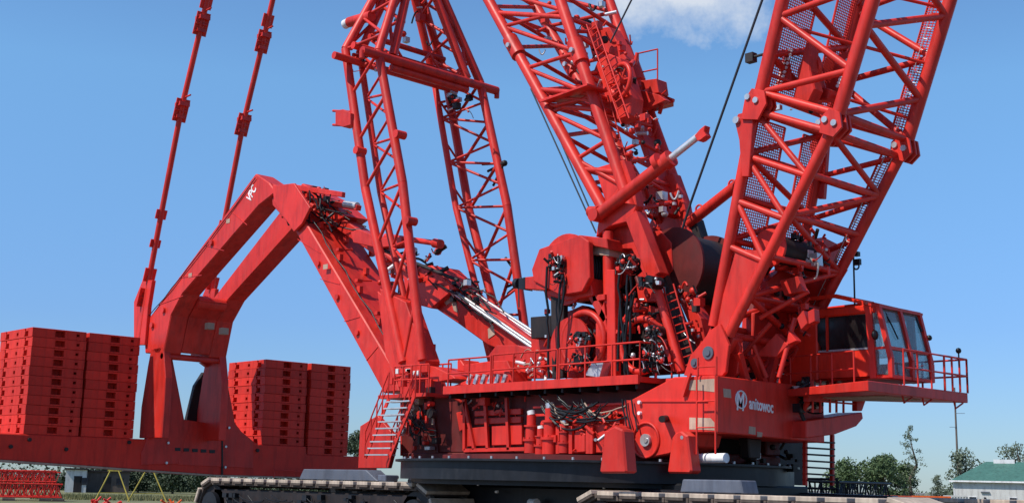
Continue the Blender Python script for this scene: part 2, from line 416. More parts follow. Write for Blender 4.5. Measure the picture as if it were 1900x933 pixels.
# light bundle of small silver steps at the left of the deck
for i in range(6):
    x = 868 + i * 13
    MB().beam(PY(x, 712, -2.9), PY(x + 6, 695, -2.9), .1, .16).build('vent_louver', 'silver', deck)
MB().slabY([(838, 716), (866, 705), (905, 690), (945, 686), (950, 712)], -2.7, -1.8).build('machine_cover', 'red', deck, .03)
MB().slabY([(848, 668), (853, 666), (860, 676), (905, 670), (940, 668), (950, 690), (905, 692), (872, 700), (862, 690), (848, 688)], -2.4, -1.4).build('machine_cover', 'red', deck, .03)
MB().slabY([(795, 678), (806, 680), (840, 697), (845, 702), (812, 708), (797, 706)], -2.9, -1.6).build('machine_cover', 'red', deck, .02)

# stairs at the rear with two handrails and head platform
st = MB(); a = PY(678, 848, -3.9); b = PY(722, 738, -3.9); nst = 9
w = V((1.55, 0, 0))
st.beam(a, b, .05, .16); st.beam(a + w, b + w, .05, .16)
st = st.build('stair', 'red', crane)
for i in range(nst):
    p = lerp(a, b, (i + .3) / nst); MB().box(p + V((.03, -.1, 0)), p + V((1.5, .3, .05))).build('stair_tread', 'silver', st)
for o_ in (V((0, -.05, 0)), w + V((0, .05, 0))):
    mb = MB(); mb.tube(a + o_ + V((0, 0, 1)), b + o_ + V((0, 0, 1)), .03, 6); mb.tube(a + o_ + V((0, 0, .5)), b + o_ + V((0, 0, .5)), .025, 6)
    for i in range(5): p = lerp(a, b, i / 4) + o_; mb.tube(p, p + V((0, 0, 1)), .03, 6)
    mb.build('handrail', 'red', st)
pa = PY(705, 735, -3.3); pb = PY(795, 728, -3.3)
MB().box(pa + V((0, -.1, -.1)), pb + V((0, 1.2, 0))).build('stair_platform', 'red', st)
rail(st, [pa + V((.9, 0, .05)), pb], 1.1, (4,)); rail(st, [pa + V((0, 1.1, .05)), pb + V((0, 1.1, 0))], 1.2, (6,))
for k in range(9):
    x = random.uniform(712, 790); p = PY(x, random.uniform(690, 722), -3.0)
    MB().box(p, p + V((random.uniform(.15, .4), .2, random.uniform(.15, .5)))).build('valve_block', random.choice(['red', 'red', 'white', 'silver']), st, .01)

# --- front box beam of the bed, boom foot brackets
XF = 8.07
fb = MB()
fb.slabY([(1160, 747), (1250, 699), (1328, 696), (1330, 803), (1282, 802), (1275, 828), (1240, 842), (1200, 850), (1174, 838), (1165, 800)], -3.2, -1.6)
front = fb.build('front_side_frame', 'red', crane, .04)
fb = MB(); pf = PX(1500, 722, XF)
fb.hexa([V((6.0, -3.19, 4.05)), V((XF, -3.19, 4.05)), V((XF, 2.6, 3.95)), V((6.0, 2.6, 3.95)), V((6.0, -3.19, 5.78)), V((XF, -3.19, 5.78)), V((XF, 2.6, 5.78)), V((6.0, 2.6, 5.78))])
fb.build('front_cross_beam', 'red', crane, .03)
mb = MB(); mb.slabY([(1186, 742), (1312, 742), (1312, 745), (1186, 745)], -3.24, -3.2); mb.build('weld_seam', 'red', front)
for (x, y_, r_, yy) in ((1198, 816, .20, -3.2), (1266, 811, .15, -3.62)):
    MB().disc(PY(x, y_, yy - .05), (0, 1, 0), r_, .1, 20).disc(PY(x, y_, yy - .11), (0, 1, 0), r_ * .4, .06, 12).build('hinge_pin', 'silver', front, .01)
MB().tube(PY(1228, 777, -3.7), PY(1238, 776, -3.1), .11, 12).build('pipe_stub', 'grime', front)
MB().ring(PY(1198, 816, -3.22), (0, 1, 0), .55, .05, 28, 5).build('pin_boss', 'red', front)
for q, yy in (([(1130, 795), (1140, 790), (1156, 797), (1162, 873), (1160, 877), (1113, 877), (1112, 872), (1120, 805)], -6.6), ([(1252, 803), (1262, 798), (1275, 808), (1283, 872), (1280, 878), (1238, 877), (1238, 870), (1246, 812)], -3.75)):
    MB().slabY(q, yy, yy + .5).build('jacking_bracket', 'red', front, .05)
MB().beam(PY(1137, 812, -6.3), PY(1152, 800, -3.1), .5, .4).build('bracket_arm', 'red', front, .03)
for y_ in (746, 766): MB().disc(PY(1187, y_, -3.25), (0, 1, 0), .06, .12, 10).build('pipe_plug', 'white', front)
MB().slabY([(1158, 742), (1178, 742), (1178, 795), (1158, 795)], -3.12, -2.6).build('junction_box', 'red', front, .02)
for x in (1166, 1172, 1184): MB().path(sag(PY(x - 12, 740, -3.3), PY(x, 800, -3.35), .1, 6, .02), .03, 5).build('hydraulic_hose', 'hose', front)
# pale primer patches, a few mm proud
def patch(pts, plane, v, nm='paint_patch'):
    o_ = -.012 if plane == 'Y' else .012
    mb = MB()
    if plane == 'Y': mb.slabY(pts, v + o_, v + o_ + .008)
    else: mb.slabX(pts, v + o_, v + o_ - .008)
    return mb.build(nm, 'beige', front)
patch([(1280, 705), (1327, 702), (1328, 727), (1300, 724), (1278, 723)], 'Y', -3.2)
patch([(1279, 774), (1318, 775), (1327, 785), (1327, 798), (1299, 796), (1279, 796)], 'Y', -3.2)
patch([(1342, 720), (1356, 722), (1357, 738), (1343, 736)], 'X', XF); patch([(1390, 790), (1402, 792), (1402, 806), (1389, 804)], 'X', XF); patch([(1405, 800), (1415, 802), (1414, 810), (1405, 810)], 'X', XF)
ladder(front, PY(1310, 842, -3.45), PY(1310, 695, -3.45), (1, 0, 0), .72, .62, 'red')
ladder(front, PY(1312, 698, -3.3), PY(1312, 662, -3.3), (1, 0, 0), .72, .5, 'red')
MB().tube(PY(1290, 850, -3.0), PY(1348, 849, -3.0), .15, 14).tube(PY(1286, 850, -3.0), PY(1292, 850, -3.0), .19, 12).build('air_tank', 'white', front)
MB().slabY([(1263, 733), (1277, 690), (1281, 692), (1267, 736)], -3.35, -3.25).build('link_plate', 'red', front)
# lettering on the front cross beam (+X face)
def text(body, p, xdir, updir, size, name, mat, parent, ext=.012, shear=0, scale=(1, 1)):
    c = bpy.data.curves.new(name, 'FONT'); c.body = body; c.size = size; c.extrude = ext; c.offset = size * .022; c.shear = shear
    t = bpy.data.objects.new('tmp', c); COL.objects.link(t)
    bpy.context.view_layer.update(); dg = bpy.context.evaluated_depsgraph_get()
    me = bpy.data.meshes.new_from_object(t.evaluated_get(dg)); bpy.data.objects.remove(t)
    xd = V(xdir).normalized(); ud = V(updir).normalized(); n = xd.cross(ud)
    for v in me.vertices: v.co = V(p) + xd * v.co.x * scale[0] + ud * v.co.y * scale[1] + n * v.co.z
    me.materials.clear(); me.materials.append(M[mat]); o = bpy.data.objects.new(name, me); COL.objects.link(o); o.parent = parent; return o
pA = PX(1390, 757, XF + .012); pM = PX(1366, 759, XF + .012)
text('anitowoc', pA, (0, 1, -.06), (0, 0, 1), .52, 'lettering', 'white', front, .008, 0, (.66, 1.0))
text('M', pM, (0, 1, -.03), (0, 0, 1), .76, 'lettering', 'white', front, .008, .12, (.68, 1.05))
MB().ring(PX(1375, 741, XF + .006), (1, 0, 0), .27, .03, 28, 5).build('emblem_ring', 'white', front)
# foot plates
for yy in (-2.35, -1.75, 1.65, 2.25):
    near = PY(1283, 696, -2.35); 
    pts = [setY(PY(x, y_, -2.35), yy) for x, y_ in [(1268, 696), (1280, 660), (1300, 636), (1318, 612), (1335, 600), (1352, 640), (1346, 690), (1340, 697)]]
    MB().poly(pts, (0, .14, 0)).build('boom_foot_bracket', 'red', crane, .02)
for (x, y_, r_) in ((1313, 654, .21), (1288, 673, .15)):
    p = PY(x, y_, -2.4)
    MB().tube(p, setY(p, -1.5), r_, 20).tube(p - V((0, .04, 0)), p, r_ * .5, 12).build('foot_pin', 'grey', crane)
    MB().tube(setY(p, 1.5), setY(p, 2.5), r_, 20).build('foot_pin', 'grey', crane)

# --- boom
YB = -2.0
def P(x, y): return PY(x, y, YB)
foot = P(1330, 628)
An, Bn = P(1399, 205), P(1541, 245)          # top of the butt section, near side
A0, B0 = P(1324, 605), P(1352, 622)
boom = MB()
pl = [P(1312, 660), P(1304, 636), P(1318, 604), P(1338, 596), P(1362, 628), P(1350, 655), P(1330, 668)]
boom.poly(pl, (0, .5, 0)); boom.poly([setY(p, -YB - .5) for p in pl], (0, .5, 0))
boom = boom.build('lattice_boom', 'red', crane, .03, 'child')
lattice(boom, (A0, An), (B0, Bn), (mir(B0), mir(Bn)), (mir(A0), mir(An)), 5, .18, .10, 'boom', '.z.z', '.h.h')
lattice(boom, (A0, An), (B0, Bn), (mir(B0), mir(Bn)), (mir(A0), mir(An)), 3, .18, .10, 'boom', 'b.b.', 'h.h.', chords=False, t0_=.37)
lug = MB()
# web plate of the near and far butt face
for yy in (YB, -YB):
    MB().poly([setY(P(x, y_), yy - .04) for x, y_ in [(1368, 462), (1424, 466), (1440, 470), (1352, 618), (1326, 606)]], (0, .08, 0)).build('butt_web_plate', 'red', boom)
# upper insert
Au, Bu = P(1412, 172), P(1556, 212); At, Bt = P(1478, -110), P(1655, -118)
lattice(boom, (Au, At), (Bu, Bt), (mir(Bu), mir(Bt)), (mir(Au), mir(At)), 2, .22, .115, 'boom', 'wwww', 'eeee')
for (a_, b_, c_, d_, n_) in (((A0, An), (B0, Bn), (mir(B0), mir(Bn)), (mir(A0), mir(An)), 5), ((Au, At), (Bu, Bt), (mir(Bu), mir(Bt)), (mir(Au), mir(At)), 3)):
    for i in range(n_):
        t = (i + .02 + (0 if n_ == 5 else .35)) / n_
        if t < .3 and n_ == 5: continue
        MB().tube(lerp(*a_, t), lerp(*c_, t), .06, 8).build('diaphragm_brace', 'red', boom); MB().tube(lerp(*b_, t), lerp(*d_, t), .06, 8).build('diaphragm_brace', 'red', boom)
# connection lugs with pins at the joint
for yy, s_ in ((YB, 1), (-YB, -1)):
    for pts, pins in (([(1385, 225), (1392, 188), (1405, 168), (1428, 172), (1432, 196), (1416, 226)], [(1398, 184), (1413, 190)]),
                      ([(1530, 250), (1534, 220), (1548, 205), (1568, 212), (1572, 240), (1556, 258)], [(1541, 226), (1558, 232)])):
        for dy in (-.3, .0, .2):
            MB().poly([setY(P(x, y_), yy + dy) for x, y_ in pts], (0, .09, 0)).build('pin_lug', 'red', boom, .01)
        for x, y_ in pins:
            p = setY(P(x, y_), yy); MB().tube(p - V((0, .36, 0)), p + V((0, .36, 0)), .10, 14).build('connection_pin', 'silver', boom)
# rear bracket bulge below the joint
for yy in (YB - .2, -YB):
    MB().poly([setY(P(x, y_), yy) for x, y_ in [(1394, 210), (1376, 214), (1370, 228), (1378, 262), (1383, 330), (1396, 330), (1404, 226)]], (0, .2, 0)).build('pin_lug', 'red', boom, .02)
p = P(1375, 226); MB().tube(p - V((0, .3, 0)), p + V((0, .3, 0)), .12, 12).build('connection_pin', 'silver', boom)
# walkway gratings inside the boom (rear face and far side face), ladder strips
def quad_sheet(pts, mat, name, parent, t=.02):
    """woven walkway mesh in a framed panel: p0-p1 is the width at the low end, p3-p2 at the high end"""
    p0, p1, p2, p3 = pts; mb = MB(); L_ = (p3 - p0).length; W_ = (p1 - p0).length; nn = (p1 - p0).cross(p3 - p0).normalized()
    n_ = int(L_ / .085); k_ = max(3, int(W_ / .10))
    for i in range(n_ + 1): mb.beam(lerp(p0, p3, i / n_), lerp(p1, p2, i / n_), .034, .012, nn)
    for i in range(k_ + 1): mb.beam(lerp(p0, p1, i / k_) + nn * .014, lerp(p3, p2, i / k_) + nn * .014, .03, .012, nn)
    o = mb.build(name, 'red', parent); fr_ = MB()
    for u, v in ((p0, p3), (p1, p2), (p0, p1), (p3, p2)): fr_.beam(u - nn * .03, v - nn * .03, .06, .05, nn)
    fr_.build('grating_frame', 'red', parent); return o
inn = V((0, .35, 0))
def ins(A, B, t): return lerp(A, B, t)
for (lo, hi, lo2, hi2, t0, t1) in ((Au, At, mir(Au), mir(At), .02, 1), (A0, An, mir(A0), mir(An), .22, .97)):
    a0 = lerp(lo, hi, t0); a1 = lerp(lo, hi, t1); b0 = lerp(lo2, hi2, t0); b1 = lerp(lo2, hi2, t1)
    quad_sheet([lerp(a0, b0, .08), lerp(a0, b0, .45), lerp(a1, b1, .45), lerp(a1, b1, .08)], 'grating', 'walkway_grating', boom)
    quad_sheet([lerp(a0, b0, .72), lerp(a0, b0, .97), lerp(a1, b1, .97), lerp(a1, b1, .72)], 'grating', 'walkway_grating', boom)
for (A_, A1, B_, B1) in ((mir(Au), mir(At), mir(Bu), mir(Bt)), (mir(A0), mir(An), mir(B0), mir(Bn))):
    quad_sheet([lerp(A_, B_, .78), lerp(A_, B_, .97), lerp(A1, B1, .97), lerp(A1, B1, .78)], 'grating', 'walkway_grating', boom)
    a_ = lerp(A_, B_, .9) ; b_ = lerp(A1, B1, .9); ladder(boom, a_ - V((0, .1, 0)), b_ - V((0, .1, 0)), (B_ - A_), .28, .34, 'silver', 'ladder', .014)
# sheave block and guards inside the insert
for y0_, q in ((-1.2, [(1472, 185), (1480, 130), (1498, 70), (1504, 72), (1503, 130), (1512, 165), (1500, 190)]), (.1, [(1535, 180), (1522, 130), (1532, 105), (1560, 100), (1568, 150), (1562, 190), (1548, 200)]), (-.5, [(1500, 170), (1512, 158), (1540, 165), (1536, 185), (1505, 186)])):
    MB().slabY(q, y0_, y0_ + .5).build('sheave_frame', 'red', boom, .04)
MB().disc(PY(1542, 140, .4), (.3, 1, .2), .55, .18, 28).disc(PY(1505, 125, -.6), (.3, 1, .2), .45, .15, 28).build('sheave_wheel', 'red', boom, .02)
MB().ring(PY(1512, 122, -.2), (.9, .4, .1), .45, .04, 20, 6).ring(PY(1506, 135, -.3), (.7, .7, 0), .35, .04, 20, 6).build('hose_loop', 'hose', boom)
mb = MB()
for k in range(9):
    for dx in (0, 7): p = PY(1441 + k * 2.6 + dx, 158 - k * 8, -1.2); mb.disc(p, (0, 1, 0), .055, .04, 8)
for k in range(9):
    for dx in (0, 8): p = PY(1554 + k * 2.2 + dx, 160 - k * 6, -.0); mb.disc(p, (0, 1, 0), .055, .04, 8)
mb.build('bolt_row', 'white', boom, 0, True)
MB().slabY([(1436, 168), (1455, 100), (1462, 100), (1472, 168)], -1.15, -1.1).build('bolt_plate', 'red', boom); MB().slabY([(1545, 170), (1562, 98), (1576, 98), (1568, 172)], .05, .09).build('bolt_plate', 'red', boom)
p = P(1421, 100); MB().tube(p, p - V((.5, 0, 0)), .05, 8).box(p - V((.75, .1, .15)), p - V((.45, -.15, -.15))).build('flood_lamp', 'grime', boom)
# clutter at the joint and inside the lower butt
def greeble(parent, cx, cy, wx, wy, plane, n, mats, name, smin=.05, smax=.2, depth=.5, kind='Y'):
    global GC
    motor = name in ('hydraulic_motor',); mats_ = list(dict.fromkeys(mats)); big = MB()
    if motor:
        p = PY(cx, cy, plane + depth + .05) if kind == 'Y' else PX(cx, cy, plane - depth); big.cur = mats_.index('hose'); big.tube(p - V((0, .1, 0)), p + V((0, .5, 0)), .22, 16)
    for k in range(n):
        x = cx + random.uniform(-wx, wx); y_ = cy + random.uniform(-wy, wy); mt = random.choice(mats); mb = big if motor else MB()
        if motor: mb.cur = mats_.index(mt)
        p = PY(x, y_, plane + random.uniform(0, depth)) if kind == 'Y' else PX(x, y_, plane - random.uniform(0, depth))
        s_ = random.uniform(smin, smax); t = random.random()
        if t < .35: mb.tube(p, p + V((random.uniform(-1, 1), random.uniform(-1, 1), random.uniform(-1, 1))).normalized() * s_ * 2, s_ * .35, 8)
        elif t < .6: mb.box(p - V((s_, s_, s_)) * .5, p + V((s_, s_, s_)) * random.uniform(.3, .8))
        elif t < .8: mb.ball(p, s_ * .6, 8)
        else: mb.path(sag(p, p + V((random.uniform(-.6, .6), random.uniform(-.2, .2), random.uniform(-.5, .3))), random.uniform(-.2, .3), 7), s_ * .2, 5)
        if not motor: mb.build(name, mt, parent)
    if motor: big.build(name, mats_, parent)
greeble(boom, 1470, 205, 60, 6, -1.0, 6, ['red', 'hose', 'silver', 'red'], 'coupling_fitting', .05, .16, 2.5)
greeble(boom, 1490, 470, 50, 35, -.5, 60, ['red', 'red', 'silver', 'grime', 'hose'], 'boom_winch_fitting', .06, .2, 1.5)
greeble(boom, 1462, 560, 42, 60, -.2, 95, ['red', 'red', 'red', 'grime', 'hose'], 'drum_fitting', .07, .2, 1.6)
q = PY(1470, 470, 0); MB().disc(q, (0, 1, 0), .45, 2.4, 28).build('boom_drum', 'grime', boom, .03)
for s_ in (-1.25, 1.25): MB().disc(setY(q, s_), (0, 1, 0), .62, .1, 32).build('drum_flange', 'red', boom, .01)
for q, xx_ in (([(1455, 450), (1530, 440), (1560, 455), (1545, 500), (1460, 500)], 8.4), ([(1425, 520), (1450, 500), (1480, 512), (1520, 545), (1500, 580), (1420, 570)], 8.0), ([(1400, 580), (1450, 565), (1505, 580), (1488, 630), (1458, 680), (1395, 660)], 7.4)):
    MB().slabX(q, xx_, xx_ - .5).build('winch_base', 'red', boom, .03)
MB().slabX([(1380, 660), (1400, 560), (1440, 500), (1520, 470), (1556, 482), (1540, 520), (1496, 600), (1470, 690), (1380, 700)], 6.6, 6.4).build('winch_bulkhead', 'shaded_red', boom)
for q in ([(1402, 660), (1440, 618), (1462, 640), (1440, 662)], [(1478, 590), (1490, 575), (1498, 600), (1486, 612)], [(1498, 578), (1510, 572), (1512, 596), (1500, 602)], [(1446, 520), (1480, 512), (1490, 540), (1455, 548)], [(1462, 612), (1478, 632), (1460, 640)]):
    MB().slabY(q, -.9, -.6).build('winch_bracket', 'red', boom, .02)
for x in range(3): MB().slabY([(1468 + 16 * x, 462 + 5 * x), (1484 + 16 * x, 458 + 5 * x), (1486 + 16 * x, 482 + 5 * x), (1472 + 16 * x, 484 + 5 * x)], .2, .5).build('label_plate', ('tan', 'white', 'silver')[x], boom, .01)
for a, b in (((1350, 690), (1430, 600)), ((1398, 640), (1422, 700)), ((1410, 590), (1500, 540)), ((1445, 700), (1475, 590))):
    MB().tube(PY(*a, -1.0), PY(*b, -.6), .08, 10).build('stay_tube', 'red', boom)

# --- boom backstop tube between mast and boom
a, b = PY(1278, 414, 1.2), PY(1372, 340, 1.2)
bs = MB().tube(a, b, .2, 12).build('backstop_strut', 'red', crane)
MB().ring(PY(1297, 388, 1.1), (0, 1, 0), .15, .04, 14, 5).ring(PY(1358, 342, 1.1), (0, 1, 0), .15, .04, 14, 5).build('lifting_eye', 'red', bs, 0, True)

# --- mast
YM = -1.6
def Q(x, y, v=YM): return PY(x, y, v)
L0, L1 = Q(1120, 388), Q(818, -160); M0, M1 = Q(1172, 390), Q(985, -160)
mast = MB()
pl = [Q(*p) for p in [(1104, 312), (1157, 296), (1176, 352), (1182, 388), (1228, 508), (1197, 517), (1172, 462), (1142, 462), (1137, 540), (1122, 540), (1116, 440), (1108, 400), (1122, 372)]]
mast.poly(pl, (0, .45, 0)); mast.poly([setY(p, -YM - .45) for p in pl], (0, .45, 0))
mast = mast.build('lattice_mast', 'red', crane, .03)
lattice(mast, (L0, L1), (M0, M1), (mir(M0), mir(M1)), (mir(L0), mir(L1)), 7, .22, .085, 'mast', 'wwww', '....')
for t in (.115, .31, .36, .62): # cross frames
    for (c0, c1) in (((L0, L1), (M0, M1)), ((M0, M1), (mir(M0), mir(M1))), ((L0, L1), (mir(L0), mir(L1)))):
        MB().tube(lerp(*c0, t), lerp(*c1, t), .1, 8).build('mast_brace', 'red', mast)
for (c0, c1) in ((L0, L1), (M0, M1), (mir(M0), mir(M1)), (mir(L0), mir(L1))):
    p = lerp(c0, c1, .50); d = (c1 - c0).normalized()
    MB().tube(p - d * .5, p + d * .5, .31, 12).build('chord_joint', 'red', mast); MB().tube(p - V((0, .4, 0)), p + V((0, .4, 0)), .1, 10).build('connection_pin', 'silver', mast)
# solid far side and front lower plates
mM0, mM1 = mir(M0), mir(M1)
for (a_, b_, t0, t1) in ((.70, .97, .02, .46),):
    pts = [lerp(lerp(M0, M1, t0), lerp(mM0, mM1, t0), a_), lerp(lerp(M0, M1, t0), lerp(mM0, mM1, t0), b_), lerp(lerp(M0, M1, t1), lerp(mM0, mM1, t1), b_), lerp(lerp(M0, M1, t1), lerp(mM0, mM1, t1), a_)]
    MB().poly(pts, (-.25, 0, -.1)).build('mast_box_plate', 'red', mast, .02)
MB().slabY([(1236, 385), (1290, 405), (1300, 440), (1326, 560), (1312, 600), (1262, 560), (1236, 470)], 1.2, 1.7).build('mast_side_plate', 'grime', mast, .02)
MB().slabX([(1225, 355), (1288, 395), (1296, 430), (1240, 440), (1222, 400)], 2.2, 1.9).build('mast_side_plate', 'red', mast, .02)
MB().tube(PY(1268, 420, 1.5), PY(1326, 575, 1.5), .3, 14).build('mast_chord', 'red', mast)
# rope drum frame, sheave, platform at mid height
pz = Q(1050, 176, -2.0).z
pp = MB(); e0, e1 = Q(1002, 189, -2.0), Q(1100, 170, -2.0)
pp.poly([V((e0.x, -2.0, pz)), V((e1.x, -2.3, pz)), V((e1.x, -1.2, pz)), V((e0.x + .6, -1.2, pz))], (0, 0, .07))
pp = pp.build('mast_platform', 'red', mast)
e2, e3 = PY(1185, 195, 1.7), PY(1250, 187, 1.7); pz2 = e3.z
MB().poly([V((e2.x, .6, pz2)), V((e3.x - .6, .6, pz2)), V((e3.x, 1.7, pz2)), V((e3.x - .5, 2.3, pz2)), V((e2.x, 2.3, pz2))], (0, 0, .08)).build('platform_floor', 'red', pp)
rail(pp, [PY(1184, 172, 1.7), PY(1220, 165, 1.7)], 1.6, (1,), .03); MB().tube(PY(1220, 165, 1.7), PY(1222, 150, 1.7), .03, 6).build('rail_post', 'red', pp)
for a, b in (((1002, 188), (1090, 160)), ((1020, 180), (1110, 188)), ((1030, 196), (1100, 180))):
    MB().tube(Q(*a, -1.8), Q(*b, -1.6), .06, 6).build('platform_strut', 'red', pp)
for a, b in (((1250, 187), (1180, 158)), ((1250, 187), (1185, 208)), ((1175, 175), (1240, 190)), ((1190, 195), (1230, 160))):
    MB().tube(PY(*a, 1.2), PY(*b, 1.0), .07, 6).build('platform_strut', 'red', pp)
MB().slabY([(1188, 150), (1218, 146), (1222, 172), (1192, 178)], .3, .9).build('control_box', 'red', pp, .02)
MB().slabY([(1150, 182), (1192, 168), (1222, 176), (1236, 186), (1210, 198), (1180, 206), (1155, 200)], .2, .5).build('platform_bracket', 'red', pp, .02)
greeble(pp, 1195, 185, 35, 18, .3, 26, ['red', 'red', 'grime', 'silver'], 'platform_fitting', .08, .25, 1.4)
MB().ring(Q(1152, 150, -1.0), (.25, 1, 0), .62, .09, 32, 8).disc(Q(1152, 150, -1.0), (.25, 1, 0), .18, .3, 14).build('mast_sheave', 'red', mast)
mb = MB()
for k in range(6): t = k * math.pi / 3; c = Q(1152, 150, -1.0); mb.tube(c, c + V((math.cos(t), 0, math.sin(t))) * .6, .05, 6)
mb.build('sheave_spoke', 'red', mast)
MB().slabY([(1095, 215), (1090, 160), (1108, 112), (1130, 100), (1150, 108), (1172, 180), (1168, 215), (1140, 225)], -.9, -.2).build('sheave_frame', 'red', mast, .04)
MB().slabY([(1085, 55), (1130, 50), (1162, 110), (1150, 120), (1100, 112)], .2, .9).build('sheave_frame', 'red', mast, .04)
greeble(mast, 1130, 130, 50, 60, -1.2, 70, ['red', 'red', 'red', 'grime', 'silver'], 'sheave_fitting', .08, .3, 2.2)
greeble(mast, 1065, 60, 60, 55, -.8, 40, ['red', 'red', 'grime', 'silver'], 'rope_guide', .07, .25, 2.0)
greeble(mast, 1180, 280, 45, 70, -1.0, 50, ['red', 'red', 'red', 'grime', 'silver'], 'rope_guide', .07, .25, 1.6)
greeble(mast, 1225, 380, 38, 22, -.5, 24, ['hose', 'grime', 'silver', 'red'], 'rope_guide', .07, .25, 1.6)
ladder(mast, Q(1165, 330, -1.3), Q(1120, 175, -1.3), (0, 1, 0), .45, .3)
ladder(mast, Q(1160, 225, -1.75), Q(1095, 40, -1.75), (1, 0, .4), .4, .3)
# near-side hydraulic cylinder
cy = MB().tube(Q(1112, 398, -2.25), Q(1237, 300, -2.25), .23, 18).build('mast_cylinder', 'red', crane)
MB().tube(Q(1236, 301, -2.25), Q(1246, 293, -2.25), .31, 18).tube(Q(1218, 305, -2.25), Q(1226, 299, -2.25), .33, 18).build('cylinder_gland', 'red', cy)
MB().tube(Q(1243, 295, -2.25), Q(1297, 252, -2.25), .12, 14).build('cylinder_rod', 'chrome', cy)
MB().slabY([(1288, 252), (1298, 240), (1308, 232), (1306, 244), (1310, 252), (1300, 260), (1294, 262)], -2.4, -2.1).build('rod_clevis', 'red', cy, .02)
MB().disc(Q(1108, 400, -2.3), (0, 1, 0), .23, .5, 20).tube(Q(1094, 393, -2.2), Q(1110, 393, -2.2), .2, 12).build('cylinder_pivot', 'red', cy)
MB().slabY([(1105, 440), (1112, 395), (1150, 375), (1182, 380), (1170, 410), (1130, 420)], -2.1, -1.7).build('cylinder_bracket', 'red', cy, .03)
# legs from mast foot down to the bed
mb = MB(); mb.tube(Q(1128, 430, -2.0), Q(1131, 696, -2.0), .19, 14); mb.build('mast_prop', 'red', crane)
mb = MB(); mb.beam(Q(1178, 400, -1.9), Q(1222, 515, -1.9), .5, .55); mb.build('mast_prop', 'red', crane, .03)
mb = MB(); mb.tube(Q(1214, 515, -2.1), Q(1264, 690, -2.1), .15, 12); mb.build('mast_prop', 'red', crane)
ladder(crane, Q(1240, 530, -1.9), Q(1284, 690, -1.9), (1, 0, .2), .45, .28, 'red', 'ladder')
mb = MB(); mb.slabY([(1215, 520), (1232, 510), (1300, 690), (1272, 694)], -1.6, -1.3); mb.build('mast_prop', 'grime', crane)
mb = MB(); mb.tube(Q(1215, 430, 1.2), Q(1322, 600, 1.2), .3, 14); mb.build('mast_prop', 'red', crane)
for q in ([(1258, 555), (1270, 540), (1300, 590), (1310, 640), (1296, 655), (1282, 610)], [(1265, 610), (1280, 605), (1300, 660), (1275, 668)]):
    MB().slabY(q, -.9, -.3).build('mast_foot_plate', 'red', crane, .02)

# --- winch tower on the bed
def drum(parent, c, r, w, fl, name='hoist_drum'):
    c = V(c); o = MB().disc(c, (0, 1, 0), r, w, 36).build(name, 'grime', parent)
    for s_ in (-1, 1): MB().disc(c + V((0, s_ * w / 2, 0)), (0, 1, 0), fl, .1, 40).build('drum_flange', 'red', o, .01)
    rp = MB()
    for i in range(int(w / .14)): rp.ring(c + V((0, -w / 2 + .14 * (i + .5), 0)), (0, 1, 0), r + .02, .05, 28, 5)
    rp.build('rope_layer', 'rope', o)
tower = MB()
tower.slabY([(986, 500), (1000, 462), (1075, 436), (1092, 448), (1094, 515), (1080, 541), (1040, 548), (990, 522)], -2.7, -2.45)
tower.slabY([(1000, 520), (1094, 515), (1100, 548), (1050, 558), (1010, 545)], -2.4, -1.7)
tower = tower.build('winch_tower', 'red', crane, .03, 'child')
drum(tower, PY(1040, 498, -2.6) + V((0, 1.9, 0)), 1.05, 3.2, 1.3)
MB().slabY([(1075, 436), (1125, 442), (1128, 462), (1092, 455)], -2.4, 1.6).build('drum_cover', 'red', tower, .03)
MB().slabY([(1092, 455), (1130, 460), (1130, 475), (1094, 472)], -2.2, 1.3).build('drum_cover', 'tan', tower, .02)
MB().slabY([(1200, 430), (1225, 428), (1245, 450), (1248, 500), (1230, 520), (1200, 470)], -.9, -.7).build('drum_side_plate', 'red', tower, .02)
drum(tower, PY(1170, 490, 0), .9, 2.0, 1.1)
MB().slabY([(974, 514), (1012, 510), (1012, 538), (974, 536)], -2.6, -2.0).build('motor_mount', 'red', tower, .02)
MB().slabY([(962, 517), (974, 514), (974, 538), (962, 536)], -2.5, -2.1).tube(PY(957, 526, -2.3), PY(963, 526, -2.3), .2, 12).build('motor_cap', 'black', tower, .01)
MB().path(sag(PY(962, 536, -2.4), PY(963, 570, -2.4), -.1, 5), .03, 5).build('hydraulic_hose', 'rope', tower)
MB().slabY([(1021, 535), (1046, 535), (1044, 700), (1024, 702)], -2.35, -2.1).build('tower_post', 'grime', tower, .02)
for q in ([(1082, 535), (1098, 535), (1126, 590), (1118, 600)], [(1098, 548), (1122, 545), (1122, 556), (1100, 560)], [(1125, 500), (1140, 500), (1142, 700), (1126, 702)], [(1105, 600), (1120, 560), (1126, 610), (1112, 700), (1104, 700)]):
    MB().slabY(q, -2.3, -2.0).build('tower_post', 'red', tower, .02)
for q, v, mt in (([(984, 588), (1022, 585), (1060, 575), (1080, 566), (1100, 575), (1128, 600), (1128, 640), (1100, 700), (1020, 700), (985, 650)], -1.6, 'red'), ([(984, 588), (1022, 585), (1022, 625), (985, 628)], -2.0, 'grime'), ([(1140, 560), (1200, 555), (1215, 600), (1215, 660), (1190, 700), (1150, 700)], -1.2, 'grime'), ([(1180, 560), (1215, 570), (1235, 620), (1250, 690), (1190, 600)], -1.4, 'red'), ([(1195, 500), (1215, 530), (1230, 560), (1185, 560), (1178, 515)], -1.3, 'red')):
    MB().slabY(q, v, v + .4).build('winch_frame', mt, tower, .02)
drum(tower, PY(1075, 640, -1.9) + V((0, -.2, 0)), .75, .5, .95)
MB().ring(PY(1082, 632, -2.3), (0, 1, 0), 1.0, .12, 32, 6).build('brake_band', 'red', tower)
MB().ring(PY(1190, 640, -2.0), (0, 1, 0), .9, .12, 32, 6).build('brake_band', 'red', tower)
